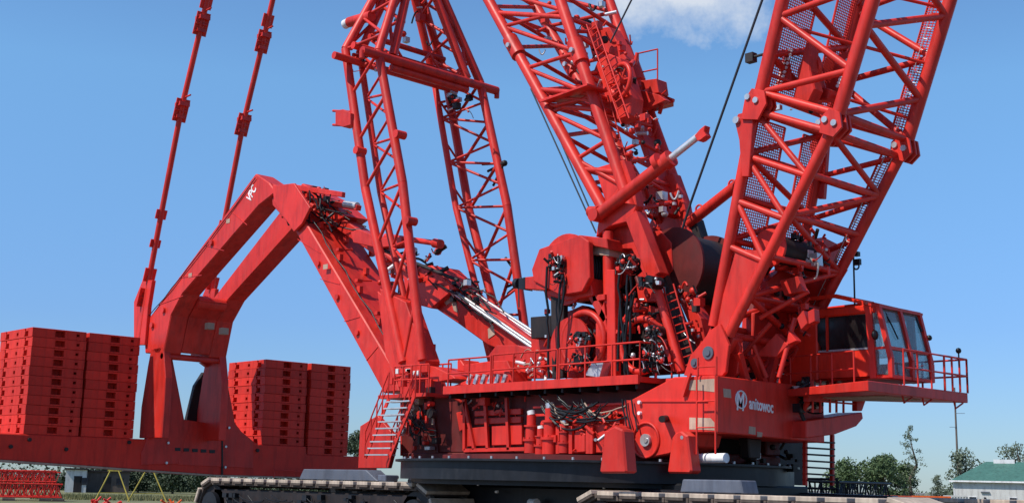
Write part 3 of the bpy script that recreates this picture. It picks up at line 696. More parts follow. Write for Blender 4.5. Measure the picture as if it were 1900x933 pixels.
for (cx, cyy, wx, wy, n) in ((1033, 487, 16, 12, 50), (1040, 512, 8, 14, 18), (1162, 487, 20, 12, 44), (1206, 523, 18, 6, 20), (1075, 626, 20, 8, 36), (1076, 668, 20, 12, 26), (1214, 615, 16, 9, 30), (1212, 668, 18, 24, 60)):
    greeble(tower, cx, cyy, wx, wy, -2.95, n, ['hose', 'hose', 'hose', 'silver', 'grime', 'red'], 'hydraulic_motor', .05, .15, .3)
for (x0_, y0_, x1_, y1_) in ((1014, 495, 1018, 700), (1040, 520, 1036, 700), (1048, 515, 1030, 690), (1150, 510, 1146, 690), (1165, 510, 1160, 690), (1172, 512, 1168, 660), (1158, 600, 1160, 700), (1180, 540, 1150, 640), (1150, 560, 1165, 700)):
    MB().path(sag(PY(x0_, y0_, -2.8), PY(x1_, y1_, -2.7), .0, 8, .04), .045, 6).build('hydraulic_hose', 'hose', tower)
greeble(tower, 1100, 600, 90, 60, -2.2, 60, ['red', 'red', 'red', 'grime', 'silver'], 'winch_fitting', .06, .22, .8)
greeble(tower, 1275, 590, 25, 60, -1.6, 40, ['red', 'red', 'grime', 'silver'], 'winch_fitting', .06, .25, .8)
MB().slabY([(1140, 475), (1215, 520), (1240, 600), (1290, 690), (1140, 700)], .2, .5).build('tower_bulkhead', 'shaded_red', tower)
for q in ([(1085, 696), (1098, 672), (1120, 670), (1112, 700)],): MB().slabY(q, -2.7, -2.3).build('step_block', 'silver', tower, .01)
greeble(tower, 985, 680, 32, 18, -2.4, 50, ['red', 'red', 'silver', 'white', 'tan'], 'valve_block', .06, .2, .8)
MB().slabY([(920, 640), (960, 640), (1000, 655), (1015, 700), (930, 700), (905, 660)], -1.9, -1.2).build('valve_cabinet', 'red', tower, .03)

greeble(bed, 1080, 800, 95, 34, -3.1, 70, ['red', 'red', 'red', 'shaded_red', 'silver', 'hose'], 'pump_fitting', .07, .24, .5)
greeble(bed, 915, 755, 60, 14, -2.6, 30, ['red', 'red', 'shaded_red', 'hose', 'silver'], 'deck_fitting', .07, .22, .4)
greeble(tower, 1190, 580, 45, 45, -2.0, 50, ['red', 'red', 'red', 'shaded_red', 'hose', 'silver'], 'drive_fitting', .08, .26, .6)
dq = PY(1283, 500, .2)
dd_ = MB().disc(dq, (0, 1, 0), 1.15, 1.9, 40).build('main_hoist_drum', 'grime', tower)
for v_ in (-1.0, 1.0): MB().disc(dq + V((0, v_, 0)), (0, 1, 0), 1.35, .1, 44).build('drum_flange', 'shaded_red', dd_, .01)
# --- actuator boom between bed and position frame
ac = MB()
ac.slabY([(790, 560), (800, 528), (850, 535), (930, 590), (1000, 640), (960, 660), (905, 640), (850, 600)], -.5, .5)
ac.slabY([(606, 392), (626, 398), (700, 452), (775, 508), (765, 530), (690, 470), (606, 412)], -.4, .4)
ac = ac.build('position_actuator', 'red', crane, .04)
MB().slabY([(745, 500), (800, 492), (845, 535), (800, 572), (755, 560)], -.8, .8).build('actuator_head', 'red', ac, .04)
for k in range(6):
    MB().tube(PY(836 + k * 3, 540 - k * 3, -.75 + k * .2), PY(992 + k * 5, 648 - k * 3, -.75 + k * .2), .07, 8).build('guide_rod', 'silver', ac)
for q in ([(815, 545), (830, 540), (838, 560), (828, 566)], [(836, 556), (846, 560), (850, 580), (842, 576)], [(905, 610), (915, 602), (918, 620), (906, 628)]):
    MB().slabY(q, -.53, -.5).build('warning_plate', 'tan', ac)
for k in range(60):
    x0_ = random.uniform(730, 880); t = (x0_ - 730) / 130; y0_ = 480 + t * 70 + random.uniform(-15, 15); x1_ = x0_ + random.uniform(25, 80); y1_ = y0_ + (x1_ - x0_) * .62 + random.uniform(-12, 12)
    MB().path(sag(PY(x0_, y0_, random.uniform(-1, .4)), PY(x1_, y1_, random.uniform(-1, .4)), random.uniform(-.5, .3), 8, .05), random.choice((.03, .045)), 6).build('hydraulic_hose', 'hose', ac)
greeble(ac, 760, 500, 55, 35, -.9, 70, ['red', 'red', 'grime', 'hose', 'silver'], 'actuator_fitting', .07, .3, 1.0)
greeble(ac, 840, 540, 50, 18, -.8, 40, ['hose', 'hose', 'silver', 'tan'], 'actuator_fitting', .05, .22, 1.0)
for a, b, r_, mt in (((715, 438), (815, 452), .12, 'red'), ((690, 452), (780, 520), .12, 'red'), ((705, 440), (765, 500), .07, 'silver'), ((720, 500), (755, 475), .08, 'white'), ((700, 460), (850, 520), .08, 'grime')):
    MB().tube(PY(*a, -1.0), PY(*b, -1.0), r_, 12).build('side_cylinder', mt, ac)
MB().tube(PY(806, 451, -1.0), PY(818, 453, -1.0), .2, 14).build('cylinder_cap', 'red', ac)
MB().slabY([(650, 430), (665, 425), (700, 440), (745, 440), (745, 455), (700, 460), (655, 450)], -1.3, -.6).build('side_bracket', 'red', ac, .03)

# --- live mast portal (two lattice legs joined by cross beams)
gn, gf = -2.95, -2.15
def G(x, y, v=gn): return PY(x, y, v)
portal = MB()
for s_ in (1, -1):
    pts = [G(x, y_) for x, y_ in [(704, 535), (752, 560), (790, 668), (786, 690), (738, 694), (730, 660)]]
    pts = [V((p.x, p.y * s_, p.z)) for p in pts]; portal.poly(pts, (0, .75 * s_, 0))
portal = portal.build('back_gantry', 'red', crane, .03, 'child')
for s_ in (1, -1):
    def f(x, y_, v): p = G(x, y_); return V((p.x, v * s_, p.z))
    segs = [((748, 672), (678, 350)), ((678, 350), (641, 92))]; segr = [((784, 668), (747, 340)), ((747, 340), (702, 96))]
    for k in range(2):
        l0, l1 = segs[k]; q0, q1 = segr[k]
        lp, rp_, bp_ = (f(*l0, gn), f(*l1, gn)), (f(*q0, gn), f(*q1, gn)), (f(*l0, gf), f(*l1, gf))
        for c in (lp, rp_, bp_): MB().tube(*c, .2 if c is not bp_ else .15, 14).build('gantry_chord', 'red', portal)
        n_ = 3
        for i in range(n_):
            t0, t1 = i / n_, (i + 1) / n_; tm = (t0 + t1) / 2
            MB().tube(lerp(*lp, t0), lerp(*rp_, t1), .075, 8).build('gantry_brace', 'red', portal)
            MB().tube(lerp(*bp_, t0), lerp(*rp_, tm), .06, 8).build('gantry_brace', 'red', portal)
            MB().tube(lerp(*rp_, tm), lerp(*bp_, t1), .06, 8).build('gantry_brace', 'red', portal)
            MB().tube(lerp(*bp_, t1), lerp(*rp_, t1), .06, 8).build('gantry_brace', 'red', portal)
            MB().tube(lerp(*lp, t0), lerp(*bp_, tm), .055, 8).build('gantry_brace', 'red', portal)
    # upper inclined frame
    ap0 = PY(762, -80, 0); tops = [V((ap0.x - .5, -.45 * s_, ap0.z)), V((ap0.x + .5, -.45 * s_, ap0.z)), V((ap0.x + .5, -.1 * s_, ap0.z)), V((ap0.x - .5, -.1 * s_, ap0.z))]
    bots = [f(641, 92, gn), f(702, 96, gn), f(702, 96, gf), f(641, 92, gf)]
    lattice(portal, *[(b_, t_) for b_, t_ in zip(bots, tops)], 3, .2, .075, 'gantry', 'wzwz', '....')
def E(x, y, v): p = G(x, y); return V((p.x, v, p.z))
for (x, y_, a_, b_, r_) in ((655, 84, -2.95, 2.95, .17), (705, 104, -3.9, 3.9, .2), (700, 118, -2.2, 2.2, .17), (652, 112, -3.9, 3.2, .17), (660, 60, -2.2, 2.2, .13)):
    MB().tube(E(x, y_, a_), E(x, y_, b_), r_, 12).build('cross_beam', 'red', portal)
for v in (-3.9, 3.9): MB().tube(E(705, 104, v), E(705, 104, v) + V((0, 0, -.35)), .12, 8).build('beam_end_lug', 'red', portal)
for i in range(6):
    v0 = -2.1 + i * .7; z = i % 2
    MB().tube(E(655 if z else 702, 84 if z else 104, v0), E(702 if z else 655, 104 if z else 84, v0 + .7), .06, 6).build('gantry_stay', 'red', portal)
for i in range(4):
    v0 = -2.1 + i * 1.05; z = i % 2
    MB().tube(E(700, 118 if z else 70, v0), E(700, 70 if z else 118, v0 + 1.05), .06, 6).build('gantry_stay', 'red', portal)
MB().slabY([(622, 205), (636, 203), (650, 210), (650, 232), (636, 236), (622, 232)], -3.3, -2.9).build('side_box', 'red', portal, .02)
for v in (206, 232): MB().tube(G(618, v, -3.1), G(655, v + 2, -3.0), .06, 6).build('side_box_bracket', 'red', portal)
MB().tube(G(652, 40, -2.0), G(640, 46, -2.0), .22, 12).build('guard_cap', 'white', portal)
MB().tube(G(648, 42, -2.0), G(690, 30, -2.0), .24, 12).build('luffing_winch', 'red', portal)
pt_ = E(747, 250, 2.9); 
def far(x, y_): return PY(x, y_, 2.95)
for a, b in (((895, 305), (935, 303)), ((935, 303), (915, 345)), ((905, 318), (935, 303)), ((938, 478), (968, 520)), ((940, 532), (966, 522)), ((942, 545), (966, 524))):
    MB().tube(far(*a), far(*b), .06, 6).build('sheave_bracket', 'grime', portal)
MB().ball(far(936, 303), .15).build('bracket_knob', 'grime', portal)
greeble(portal, 760, 30, 60, 50, -1.5, 36, ['red', 'red', 'grime', 'silver'], 'sheave_fitting', .08, .3, 2.5)
greeble(portal, 680, 108, 30, 25, -2.8, 30, ['red', 'red', 'grime', 'silver'], 'sheave_fitting', .08, .25, .6)
greeble(portal, 850, 180, 24, 26, 2.2, 26, ['red', 'grime', 'grime', 'silver'], 'sheave_fitting', .08, .25, .6)
for (x, y_) in ((742, 250), (668, 280), (762, 410)): MB().disc(G(x, y_, gn - .05), (0, 1, 0), .18, .5, 12).build('chord_joint', 'red', portal)

# --- counterweight position frame
fr = MB()
arm = [(474, 322), (499, 339), (512, 356), (480, 381), (338, 545), (317, 585), (303, 655), (269, 655), (267, 602)]
Y1, Y2 = -1.9, -.85
for s_ in (1, -1):
    pts = [PY(x, y_, Y1) for x, y_ in arm]; pts = [V((p.x, p.y * s_, p.z)) for p in pts]; fr.poly(pts, (0, (Y2 - Y1) * s_, 0))
frame = fr.build('position_frame', 'red', crane, .05)
def FR(x, y_, v=Y1): p = PY(x, y_, Y1); return V((p.x, v, p.z))
kn = MB()
kn.poly([FR(x, y_, -.84) for x, y_ in [(330, 548), (338, 552), (318, 585), (304, 650), (286, 650), (282, 605)]], (0, 1.68, 0))
kn.poly([FR(x, y_, -.84) for x, y_ in [(470, 335), (492, 340), (500, 352), (478, 372), (455, 368)]], (0, 1.68, 0))
kn.build('frame_cross_member', 'red', frame, .04, True)
MB().disc(FR(330, 556, 0), (0, 1, 0), .35, 1.66, 24).build('cross_tube', 'red', frame)
for (x, y_, v) in ((300, 600, .1), (312, 608, .55)):
    p = FR(x + 8, y_, v); MB().box(p + V((.9, -.2, -.2)), p + V((1.25, .2, .15))).build('access_hatch', 'tan', frame, .01)
fm = MB()
fmp = [(497, 338), (525, 352), (566, 418), (718, 672), (735, 725), (706, 728), (545, 432), (500, 380)]
fm.poly([FR(x, y_, -1.75) for x, y_ in fmp], (0, 2.8, 0)); fmo = fm.build('front_frame_member', 'red', frame, .05)
for t in (.2, .45, .7): 
    MB().disc(lerp(FR(560, 440, -1.8), FR(706, 700, -1.8), t), (0, 1, 0), .13, .1, 10).build('frame_lug', 'red', fmo)
    p = lerp(FR(575, 425, -1.3), FR(718, 665, -1.3), t) + V((.05, 0, .15)); MB().box(p, p + V((.22, .3, .15))).tube(p + V((.1, .1, .1)), p + V((.2, .8, .15)), .04).build('frame_lug', 'red', fmo, .01)
MB().path([lerp(FR(567, 412, -1.6), FR(722, 662, -1.6), i / 10) + V((.12, .1 * math.sin(i * 2), .12)) for i in range(11)], .03, 5).build('hydraulic_hose', 'hose', fmo)
# foot of front member: lower side web to the bed
MB().slabY([(700, 540), (745, 580), (770, 660), (775, 690), (735, 700), (715, 660)], -2.0, -1.85).build('frame_web', 'red', fmo, .02)
# pulley pack at the apex
apx = MB()
for (q, v0, v1) in (([(545, 342), (635, 356), (634, 366), (545, 352)], -1.2, -1.0), ([(560, 362), (662, 380), (660, 390), (560, 374)], -.6, -.3), ([(530, 345), (560, 345), (600, 365), (640, 400), (612, 420), (560, 385), (530, 370)], -.5, .9), ([(505, 345), (545, 340), (575, 385), (560, 415), (545, 430), (508, 372)], -1.95, -1.8)):
    apx.slabY(q, v0, v1)
apx.build('apex_bracket', 'red', frame, .02)
greeble(frame, 575, 375, 45, 24, -1.4, 60, ['red', 'red', 'red', 'grime', 'hose'], 'apex_fitting', .08, .3, 1.6)
for k in range(14): MB().path(sag(FR(random.uniform(520, 560), random.uniform(340, 380), random.uniform(-1.9, .5)), FR(random.uniform(560, 625), random.uniform(380, 430), random.uniform(-1.9, .8)), random.uniform(-.2, .6), 8, .04), .04, 6).build('hydraulic_hose', 'hose', frame)
MB().tube(PY(640, 379, -.5), PY(663, 382, -.5), .17, 12).build('roller_end', 'silver', frame)
text('VPC', PY(464, 376, Y1 - .012), (.64, 0, .77), (-.77, 0, .64), .72, 'lettering', 'white', frame, .008, 0, (.62, 1))
for (x, y_) in ((392, 450), (303, 575), (282, 603)): MB().disc(PY(x, y_, Y1 - .05), (0, 1, 0), .16, .14, 12).build('frame_lug', 'red', frame)
for t in (.22, .45, .68, .88):
    p0_ = lerp(FR(474, 326, -1.91), FR(270, 596, -1.91), t); q0_ = lerp(FR(503, 372, -1.91), FR(322, 570, -1.91), t)
    MB().beam(lerp(p0_, q0_, .04), lerp(p0_, q0_, .96), .03, .03).build('weld_seam', 'red', frame)
    p0_ = lerp(FR(508, 375, -1.76), FR(700, 715, -1.76), t); q0_ = lerp(FR(560, 418, -1.76), FR(718, 675, -1.76), t)
    MB().beam(lerp(p0_, q0_, .04), lerp(p0_, q0_, .96), .03, .03).build('weld_seam', 'red', frame)
for x, y_ in ((420, 415), (350, 515), (600, 500)): MB().box(FR(x, y_, -1.92), FR(x, y_, -1.905) + V((.35, 0, .22))).build('warning_decal', 'tan', frame)
for k in range(12):
    p_ = FR(560 + k * 12, 425 + k * 20, 0); MB().box(p_ + V((.2, -1.2 + (k % 3) * 1.1, .1)), p_ + V((.45, -1.0 + (k % 3) * 1.1, .4))).build('frame_lug', 'red', fmo, .01)
MB().path(sag(FR(476, 330, -1.95), FR(275, 590, -1.95), .15, 12, .02), .025, 5).build('hydraulic_hose', 'hose', frame)
# lower legs
for s_ in (1, -1):
    pts = [FR(x, y_) for x, y_ in [(280, 648), (303, 642), (307, 700), (304, 760), (300, 812), (258, 812), (262, 755), (274, 680)]]
    MB().poly([V((p.x, p.y * s_, p.z)) for p in pts], (0, .42 * s_, 0)).build('frame_leg', 'red', frame, .03)
MB().tube(FR(300, 660, -1.9), FR(300, 660, 1.9), .16, 12).build('hinge_tube', 'red', frame)
XT = -30.9
for q, v in (([(306, 655), (320, 664), (342, 778), (352, 784), (330, 860), (262, 862), (262, 842), (304, 733), (310, 700)], XT), ([(374, 672), (402, 668), (411, 656), (428, 740), (436, 784), (448, 800), (470, 818), (470, 868), (330, 862), (343, 778), (384, 784), (404, 736), (398, 690)], XT - .02)):
    MB().slabX(q, v, v - .35).build('gusset_plate', 'red', frame, .02)
MB().slabX([(362, 715), (378, 690), (398, 700), (400, 740), (385, 790), (345, 785)], XT - 1.2, XT - 1.5).build('gusset_plate', 'grime', frame, .02)
MB().disc(PX(383, 713, XT - 1.1), (1, 0, 0), .25, .2, 16).build('pin_boss', 'grime', frame)
MB().slabX([(318, 655), (410, 664), (410, 672), (318, 664)], XT - .1, XT - .5).build('hinge_beam', 'silver', frame)
# tray
tr = MB()
def XZ(x, y_, z=None): p = PX(x, y_, XT - .05); return V((p.x, p.y, p.z if z is None else z))
tl = [XZ(-200, 834), XZ(0, 853), XZ(400, 881), XZ(662, 888), XZ(700, 880), XZ(700, 862), V((XT - .05, 12.6, 3.775)), V((XT - .05, 8.33, 3.775)), V((XT - .05, 8.28, 4.245)), V((XT - .05, 5.0, 4.245)), XZ(470, 818), XZ(265, 822, 4.275), XZ(-200, 790, 4.275)]
tr.poly(tl, (-4.0, 0, 0))
tray = tr.build('counterweight_tray', 'weight', crane, .05)
mb = MB()
for x, y_ in ((312, 785), (312, 821), (309, 858), (425, 793), (419, 828), (418, 866)): mb.disc(PX(x, y_, XT + .04), (1, 0, 0), .07, .08, 8)
mb.build('tray_bolt', 'silver', tray)
mb = MB()
for x, y_ in ((55, 815), (123, 833), (240, 820), (478, 835), (20, 828)): mb.disc(PX(x, y_, XT + .0), (1, 0, 0), .1, .1, 8)
mb.build('tray_lug', 'grime', tray)
mb = MB()
for i in range(5): mb.slabX([(325 + i * 16, 830 + i), (335 + i * 16, 830 + i), (335 + i * 16, 836 + i), (325 + i * 16, 836 + i)], XT + .02, XT - .1)
mb.build('tray_slot', 'hose', tray)
mb = MB(); mb.slabX([(411, 786), (414, 786), (414, 880), (411, 880)], XT + .01, XT - .05); mb.build('tray_seam', 'grime', tray)
mb = MB(); mb.slabX([(-200, 833), (0, 852), (400, 880), (660, 887), (660, 890), (400, 883), (0, 856), (-200, 837)], XT + .0, XT - 1.0); mb.build('tray_lip', 'tan', tray)
rail(tray, [PX(508, 886, XT + .3), PX(582, 890, XT + .3)], .45, (1,), .03, mids=0)

# --- pendants
def pendant(s_):
    def T(x, y_): p = PY(x, y_, -1.95); return V((p.x, -1.95 * s_, p.z))
    pts = [(262, 625), (278, 510), (299, 398), (336, 205), (374, 45), (412, -120)]
    pn = MB(); pn.slabY([(0, 0), (1, 0), (0, 1)], 0, .001) if False else None
    root = MB().poly([V((p.x, -1.95 * s_ - .12, p.z)) for p in [T(252, 640), (T(252, 560)), T(268, 520), T(286, 520), T(278, 570), T(272, 640)]], (0, .24, 0)).build('pendant_strap', 'red', crane, .02)
    for k in range(len(pts) - 1): MB().tube(T(*pts[k]), T(*pts[k + 1]), .155, 10).build('pendant_bar', 'red', root)
    for (x, y_, w_) in ((374, 45, .85), (336, 205, .85), (299, 398, .35), (288, 452, .3), (268, 552, .7), (278, 510, .5), (383, 5, .5)):
        c = T(x, y_); d = (T(374, 45) - T(336, 205)).normalized(); mb = MB()
        for dy in (-.22, .22): mb.beam(c + V((0, dy, 0)) - d * .75 * w_, c + V((0, dy, 0)) + d * .75 * w_, .08, .34 * w_ + .06, V((0, 1, 0)))
        for e in (-.5, 0, .5): mb.tube(c + d * e * w_ + V((0, -.42 * w_, 0)), c + d * e * w_ + V((0, .42 * w_, 0)), .1 * w_ + .02, 8)
        if w_ > .8: mb.box(c + d * .3 - V((.3, .3, .1)), c + d * .3 + V((.3, .3, .12))); mb.box(c - d * .4 - V((.24, .26, .08)), c - d * .4 + V((.2, .26, .1))); mb.tube(c + d * .7 + V((-.65, 0, 0)), c + d * .72 + V((.7, 0, 0)), .05, 6); mb.tube(c - d * .1 + V((-.5, 0, 0)), c - d * .1 + V((.3, 0, 0)), .07, 6)
        mb.build('pendant_link', 'red', root)
pendant(1); pendant(-1)

# --- ropes
for a, b, r_, va, vb in (((1425, -30), (1282, 375), .045, 0, 0), ((1282, 375), (1245, 490), .045, 0, 0), ((985, 165), (1106, 432), .03, -.6, -.6), ((1020, 215), (1096, 392), .03, -.2, -.2), ((1172, 0), (1132, 80), .035, -.6, -.6), ((1180, -30), (1172, 0), .035, -.6, -.6)):
    MB().tube(PY(*a, va), PY(*b, vb), r_, 6).build('wire_rope', 'rope', crane)

# --- cab
XC = 11.0; yn_, yf_ = 1.55, 4.15
cab = MB()
zb, ztop = PX(1640, 700, XC).z, PX(1640, 562, XC).z; xr = 7.4
prof = [(xr, zb), (XC, zb), (XC + .15, zb + .55), (XC - .1, ztop - .12), (XC - .35, ztop), (xr, ztop - .02)]
# body shell with openings: rear block + roof + sills + pillars
cab.box((xr, yn_, zb), (8.55, yf_, ztop - .03)); cab.box((8.55, yn_, ztop - .3), (XC - .25, yf_, ztop))
cab.box((8.55, yn_, zb), (XC - .02, yf_, zb + .12)); cab.box((8.55, yn_, zb), (XC - .35, yn_ + .1, zb + .95))
cab.box((8.55, yf_ - .1, zb), (XC - .35, yf_, zb + .7))
cab = cab.build('operator_cab', 'cab', crane, .05)
fp = MB()
def fx(z): # front slopes: widest low down
    t = (z - zb) / (ztop - zb); return XC + .22 - .55 * max(0, t - .25)
for yy in (yn_ + .05, (yn_ + yf_) / 2, yf_ - .05):
    zs = [zb, zb + .6, ztop - .1]
    for k in range(2): fp.beam(V((fx(zs[k]), yy, zs[k])), V((fx(zs[k + 1]), yy, zs[k + 1])), .15, .14, V((0, 1, 0)))
for z in (zb + .04, zb + .95, ztop - .08): fp.beam(V((fx(z), yn_, z)), V((fx(z), yf_, z)), .1, .1)
for yy in (yn_ + .05, yf_ - .05):
    fp.beam(V((XC - .38, yy, zb)), V((XC - .5, yy, ztop - .1)), .22, .16, V((0, 1, 0)))
    fp.beam(V((XC - .38, yy, zb + .95)), V((fx(zb + .95), yy, zb + .95)), .08, .08); fp.beam(V((XC - .38, yy, zb + .04)), V((fx(zb), yy, zb + .04)), .08, .08)
fp.build('windscreen_frame', 'red', cab)
zm = zb + .95
for k in range(2):
    y0_ = yn_ + .1 + k * (yf_ - yn_) / 2; y1_ = y0_ + (yf_ - yn_) / 2 - .15
    for z0_, z1_ in ((zb + .1, zm - .05), (zm + .05, ztop - .12)):
        MB().poly([V((fx(z0_) - .02, y0_, z0_)), V((fx(z0_) - .02, y1_, z0_)), V((fx(z1_) - .02, y1_, z1_)), V((fx(z1_) - .02, y0_, z1_))], (-.02, 0, 0)).build('windscreen_pane', 'glass', cab)
for yy in (yn_ + .04, yf_ - .06):
    MB().poly([V((XC - .36, yy, zb + .1)), V((fx(zb), yy, zb + .1)), V((fx(ztop) - .05, yy, ztop - .15)), V((XC - .45, yy, ztop - .15))], (0, .02, 0)).build('windscreen_pane', 'glass', cab)
MB().poly([V((8.75, yn_ + .03, zb + 1.0)), V((8.55, yn_ + .03, zb + 1.3)), V((8.55, yn_ + .03, ztop - .55)), V((8.7, yn_ + .03, ztop - .33)), V((XC - .5, yn_ + .03, ztop - .32)), V((XC - .42, yn_ + .03, zb + .98))], (0, .03, 0)).build('side_window', 'pane_dark', cab)
MB().box((8.9, yn_ - .02, zb + .95), (8.98, yn_ + .04, ztop - .3)).build('window_mullion', 'cab', cab)
MB().box((8.6, yn_ - .015, zb + .93), (XC - .4, yn_ + .05, zb + .99)).build('window_sill', 'silver', cab)
MB().box((9.0, yf_ - .09, zb + .9), (XC - .5, yf_ - .05, ztop - .3)).build('side_window', 'glass', cab)
MB().box((8.56, yn_ + .2, zb + .1), (8.6, yf_ - .1, ztop - .3)).build('rear_panel', 'hose', cab)
se = MB(); se.box((9.2, 2.6, zb + .12), (9.9, 3.3, zb + .6)); se.box((9.1, 2.6, zb + .6), (9.3, 3.3, zb + 1.5)); se.box((10.0, 2.3, zb + .12), (10.3, 2.5, zb + 1.0)); se.box((10.2, 3.2, zb + .3), (10.5, 3.6, zb + 1.1)); se.build('operator_seat', 'hose', cab, .04)
rf = MB(); z = ztop + .01
rf.tube((xr, yn_, z + .05), (xr, yn_, z + .4), .05, 6)
for a, b in (((7.4, yn_ + .1, z + .35), (9.2, yn_ + .1, z + .38)), ((9.2, yn_ + .1, z + .38), (10.3, yn_ + .1, z + .05)), ((7.4, yf_ - .2, z + .35), (9.2, yf_ - .2, z + .38)), ((9.2, yf_ - .2, z + .38), (10.3, yf_ - .2, z + .05)), ((9.2, yn_ + .1, z + .38), (9.2, yf_ - .2, z + .38))): rf.beam(V(a), V(b), .12, .12)
rf.build('roof_guard', 'cab', cab)
MB().poly([V((XC - .5, yn_ - .05, ztop - .05)), V((fx(ztop) + .12, yn_ - .05, ztop - .14)), V((fx(ztop) + .12, yf_ + .05, ztop - .14)), V((XC - .5, yf_ + .05, ztop - .05))], (0, 0, .08)).build('roof_visor', 'red', cab)
mb = MB(); mb.path([V((fx(ztop), 2.0, ztop - .2)), V((fx(ztop - .6) + .06, 2.1, ztop - .7)), V((fx(ztop - 1) + .05, 2.3, ztop - 1.1))], .025, 5); mb.path([V((fx(ztop), 3.9, ztop - .2)), V((fx(ztop - .6) + .06, 3.95, ztop - .7))], .04, 5)
mb.ball(V((XC - .2, yn_ - .15, zb + 1.35)), .17, 8, (.5, 1, 1)).ball(V((XC + .1, yf_ + .1, zb + 1.5)), .1); mb.build('wiper', 'hose', cab, 0, True)
# antenna mast
p = V((9.6, 2.2, ztop + .2)); mb = MB(); mb.tube(p - V((0, 0, .2)), p + V((0, 0, 1.9)), .03, 6); mb.build('antenna_pole', 'grime', cab)
mb = MB(); mb.box(p + V((0, 0, 1.55)), p + V((.16, .16, 1.7))).ring(p + V((.1, 0, 1.2)), (0, 1, 0), .1, .03, 12, 5).box(p + V((0, 0, 1.25)), p + V((.22, .12, 1.45))).tube(p + V((-.15, 0, 1.5)), p + V((.0, 0, 1.5)), .025); mb.build('anemometer', 'hose', cab)
# platform around the cab
z = PX(1700, 706, 12).z - .35
pf0 = PX(1610, 697, 12.0); pf1 = PX(1795, 715, 12.0)
pfm = MB(); pfm.hexa([V((6.6, yn_ - .5, z - .05)), V((12, pf0.y, z - .15)), V((12, pf1.y, z - .15)), V((9.6, pf1.y, z - .05)), V((6.6, yn_ - .5, z + .15)), V((12, pf0.y, z + .17)), V((12, pf1.y, z + .17)), V((9.6, pf1.y, z + .15))])
plat = pfm.build('cab_platform', 'red', crane, .02)
MB().hexa([V((8.0, 1.4, z - .09)), V((11.4, .9, z - .17)), V((11.4, 3.0, z - .17)), V((8.0, 3.0, z - .09)), V((8.0, 1.4, z - .055)), V((11.4, .9, z - .13)), V((11.4, 3.0, z - .13)), V((8.0, 3.0, z - .055))]).build('underside_panel', 'tan', plat)
c0 = V((12, pf0.y + .1, z + .17)); c1 = V((12, pf1.y, z + .17)); c2 = V((9.6, pf1.y, z + .17))
rail(plat, [V((12, 3.5, z + .17)), c1, c2], 1.1, (3, 3), .035); rail(plat, [V((12, 1.0, z + .17)), V((12, 3.5, z + .17))], 1.1, (3,), .03)
rail(plat, [V((7.0, yn_ - .45, z + .15)), V((10.6, yn_ - 1.1, z + .15))], 1.1, (4,), .03)
mb = MB(); mb.ball(c1 + V((0, -.5, 1.35)), .1).tube(c1 + V((0, -.5, .8)), c1 + V((0, -.5, 1.3)), .025); mb.build('mirror', 'hose', plat)
mb = MB()
for yy in (1.2, 2.4, 4.4): mb.path([V((11.8, yy, z - .1)), V((11.8, yy + .1, z - .35)), V((11.8, yy + .6, z - .15))], .03, 5)
mb.build('hanger_hook', 'red', plat, 0, True)
# cab support bracket and access ladder below
sp = MB()
sp.slabX([(1496, 780), (1545, 773), (1600, 764), (1602, 776), (1590, 790), (1548, 806), (1496, 812)], 8.6, 7.6)
sp.build('cab_support', 'red', crane, .03)
sp = MB(); sp.slabX([(1500, 730), (1610, 706), (1606, 745), (1600, 762), (1590, 762), (1590, 735), (1500, 745)], 8.9, 8.7); sp.build('cab_support', 'red', crane, .02)
for x in (1508, 1522, 1540, 1552, 1565): MB().tube(PX(x, 705, 8.8), PX(x, 765, 8.8), .04, 6).build('guard_post', 'red', crane)
for y_ in (722, 742): MB().tube(PX(1500, y_, 8.8), PX(1598, y_ + 8, 8.8), .035, 6).build('guard_post', 'red', crane)
greeble(crane, 1500, 735, 22, 28, 8.6, 40, ['hose', 'grime', 'grime', 'silver', 'red'], 'cable_coupling', .08, .28, .5, 'X')
greeble(crane, 1560, 715, 50, 10, 8.6, 34, ['red', 'grime', 'hose', 'silver', 'red'], 'cable_coupling', .06, .2, .5, 'X')
lt = MB()
for x in (1494, 1544): lt.beam(PX(x, 806, 7.6), PX(x, 900, 7.6), .12, .12)
lo = lt.build('access_stair', 'red', crane)
for k in range(7): MB().beam(PX(1494, 818 + k * 12, 7.6), PX(1544, 821 + k * 12, 7.6), .25, .05).build('stair_tread', 'grime', lo)
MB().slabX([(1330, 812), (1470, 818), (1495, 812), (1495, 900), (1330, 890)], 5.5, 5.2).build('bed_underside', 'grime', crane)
MB().slabX([(1388, 812), (1414, 814), (1412, 850), (1392, 850)], 7.2, 6.8).build('jacking_bracket', 'grime', crane, .04)
greeble(crane, 1420, 850, 60, 28, 6.8, 40, ['hose', 'grime', 'silver', 'grime'], 'slip_fitting', .06, .25, .6, 'X')
# machinery seen between boom feet
MB().slabX([(1345, 700), (1350, 668), (1400, 640), (1450, 650), (1480, 690), (1505, 724)], 6.4, 5.8).build('bed_bulkhead', 'shaded_red', crane)
greeble(crane, 1415, 675, 52, 28, 7.6, 70, ['red', 'red', 'grime', 'hose', 'silver'], 'foot_fitting', .06, .2, .8, 'X')
for a, b in (((1395, 660), (1418, 712)), ((1370, 655), (1385, 712)), ((1440, 650), (1425, 712))): MB().beam(PX(*a, 7.8), PX(*b, 7.8), .22, .22).build('stay_tube', 'red', crane)
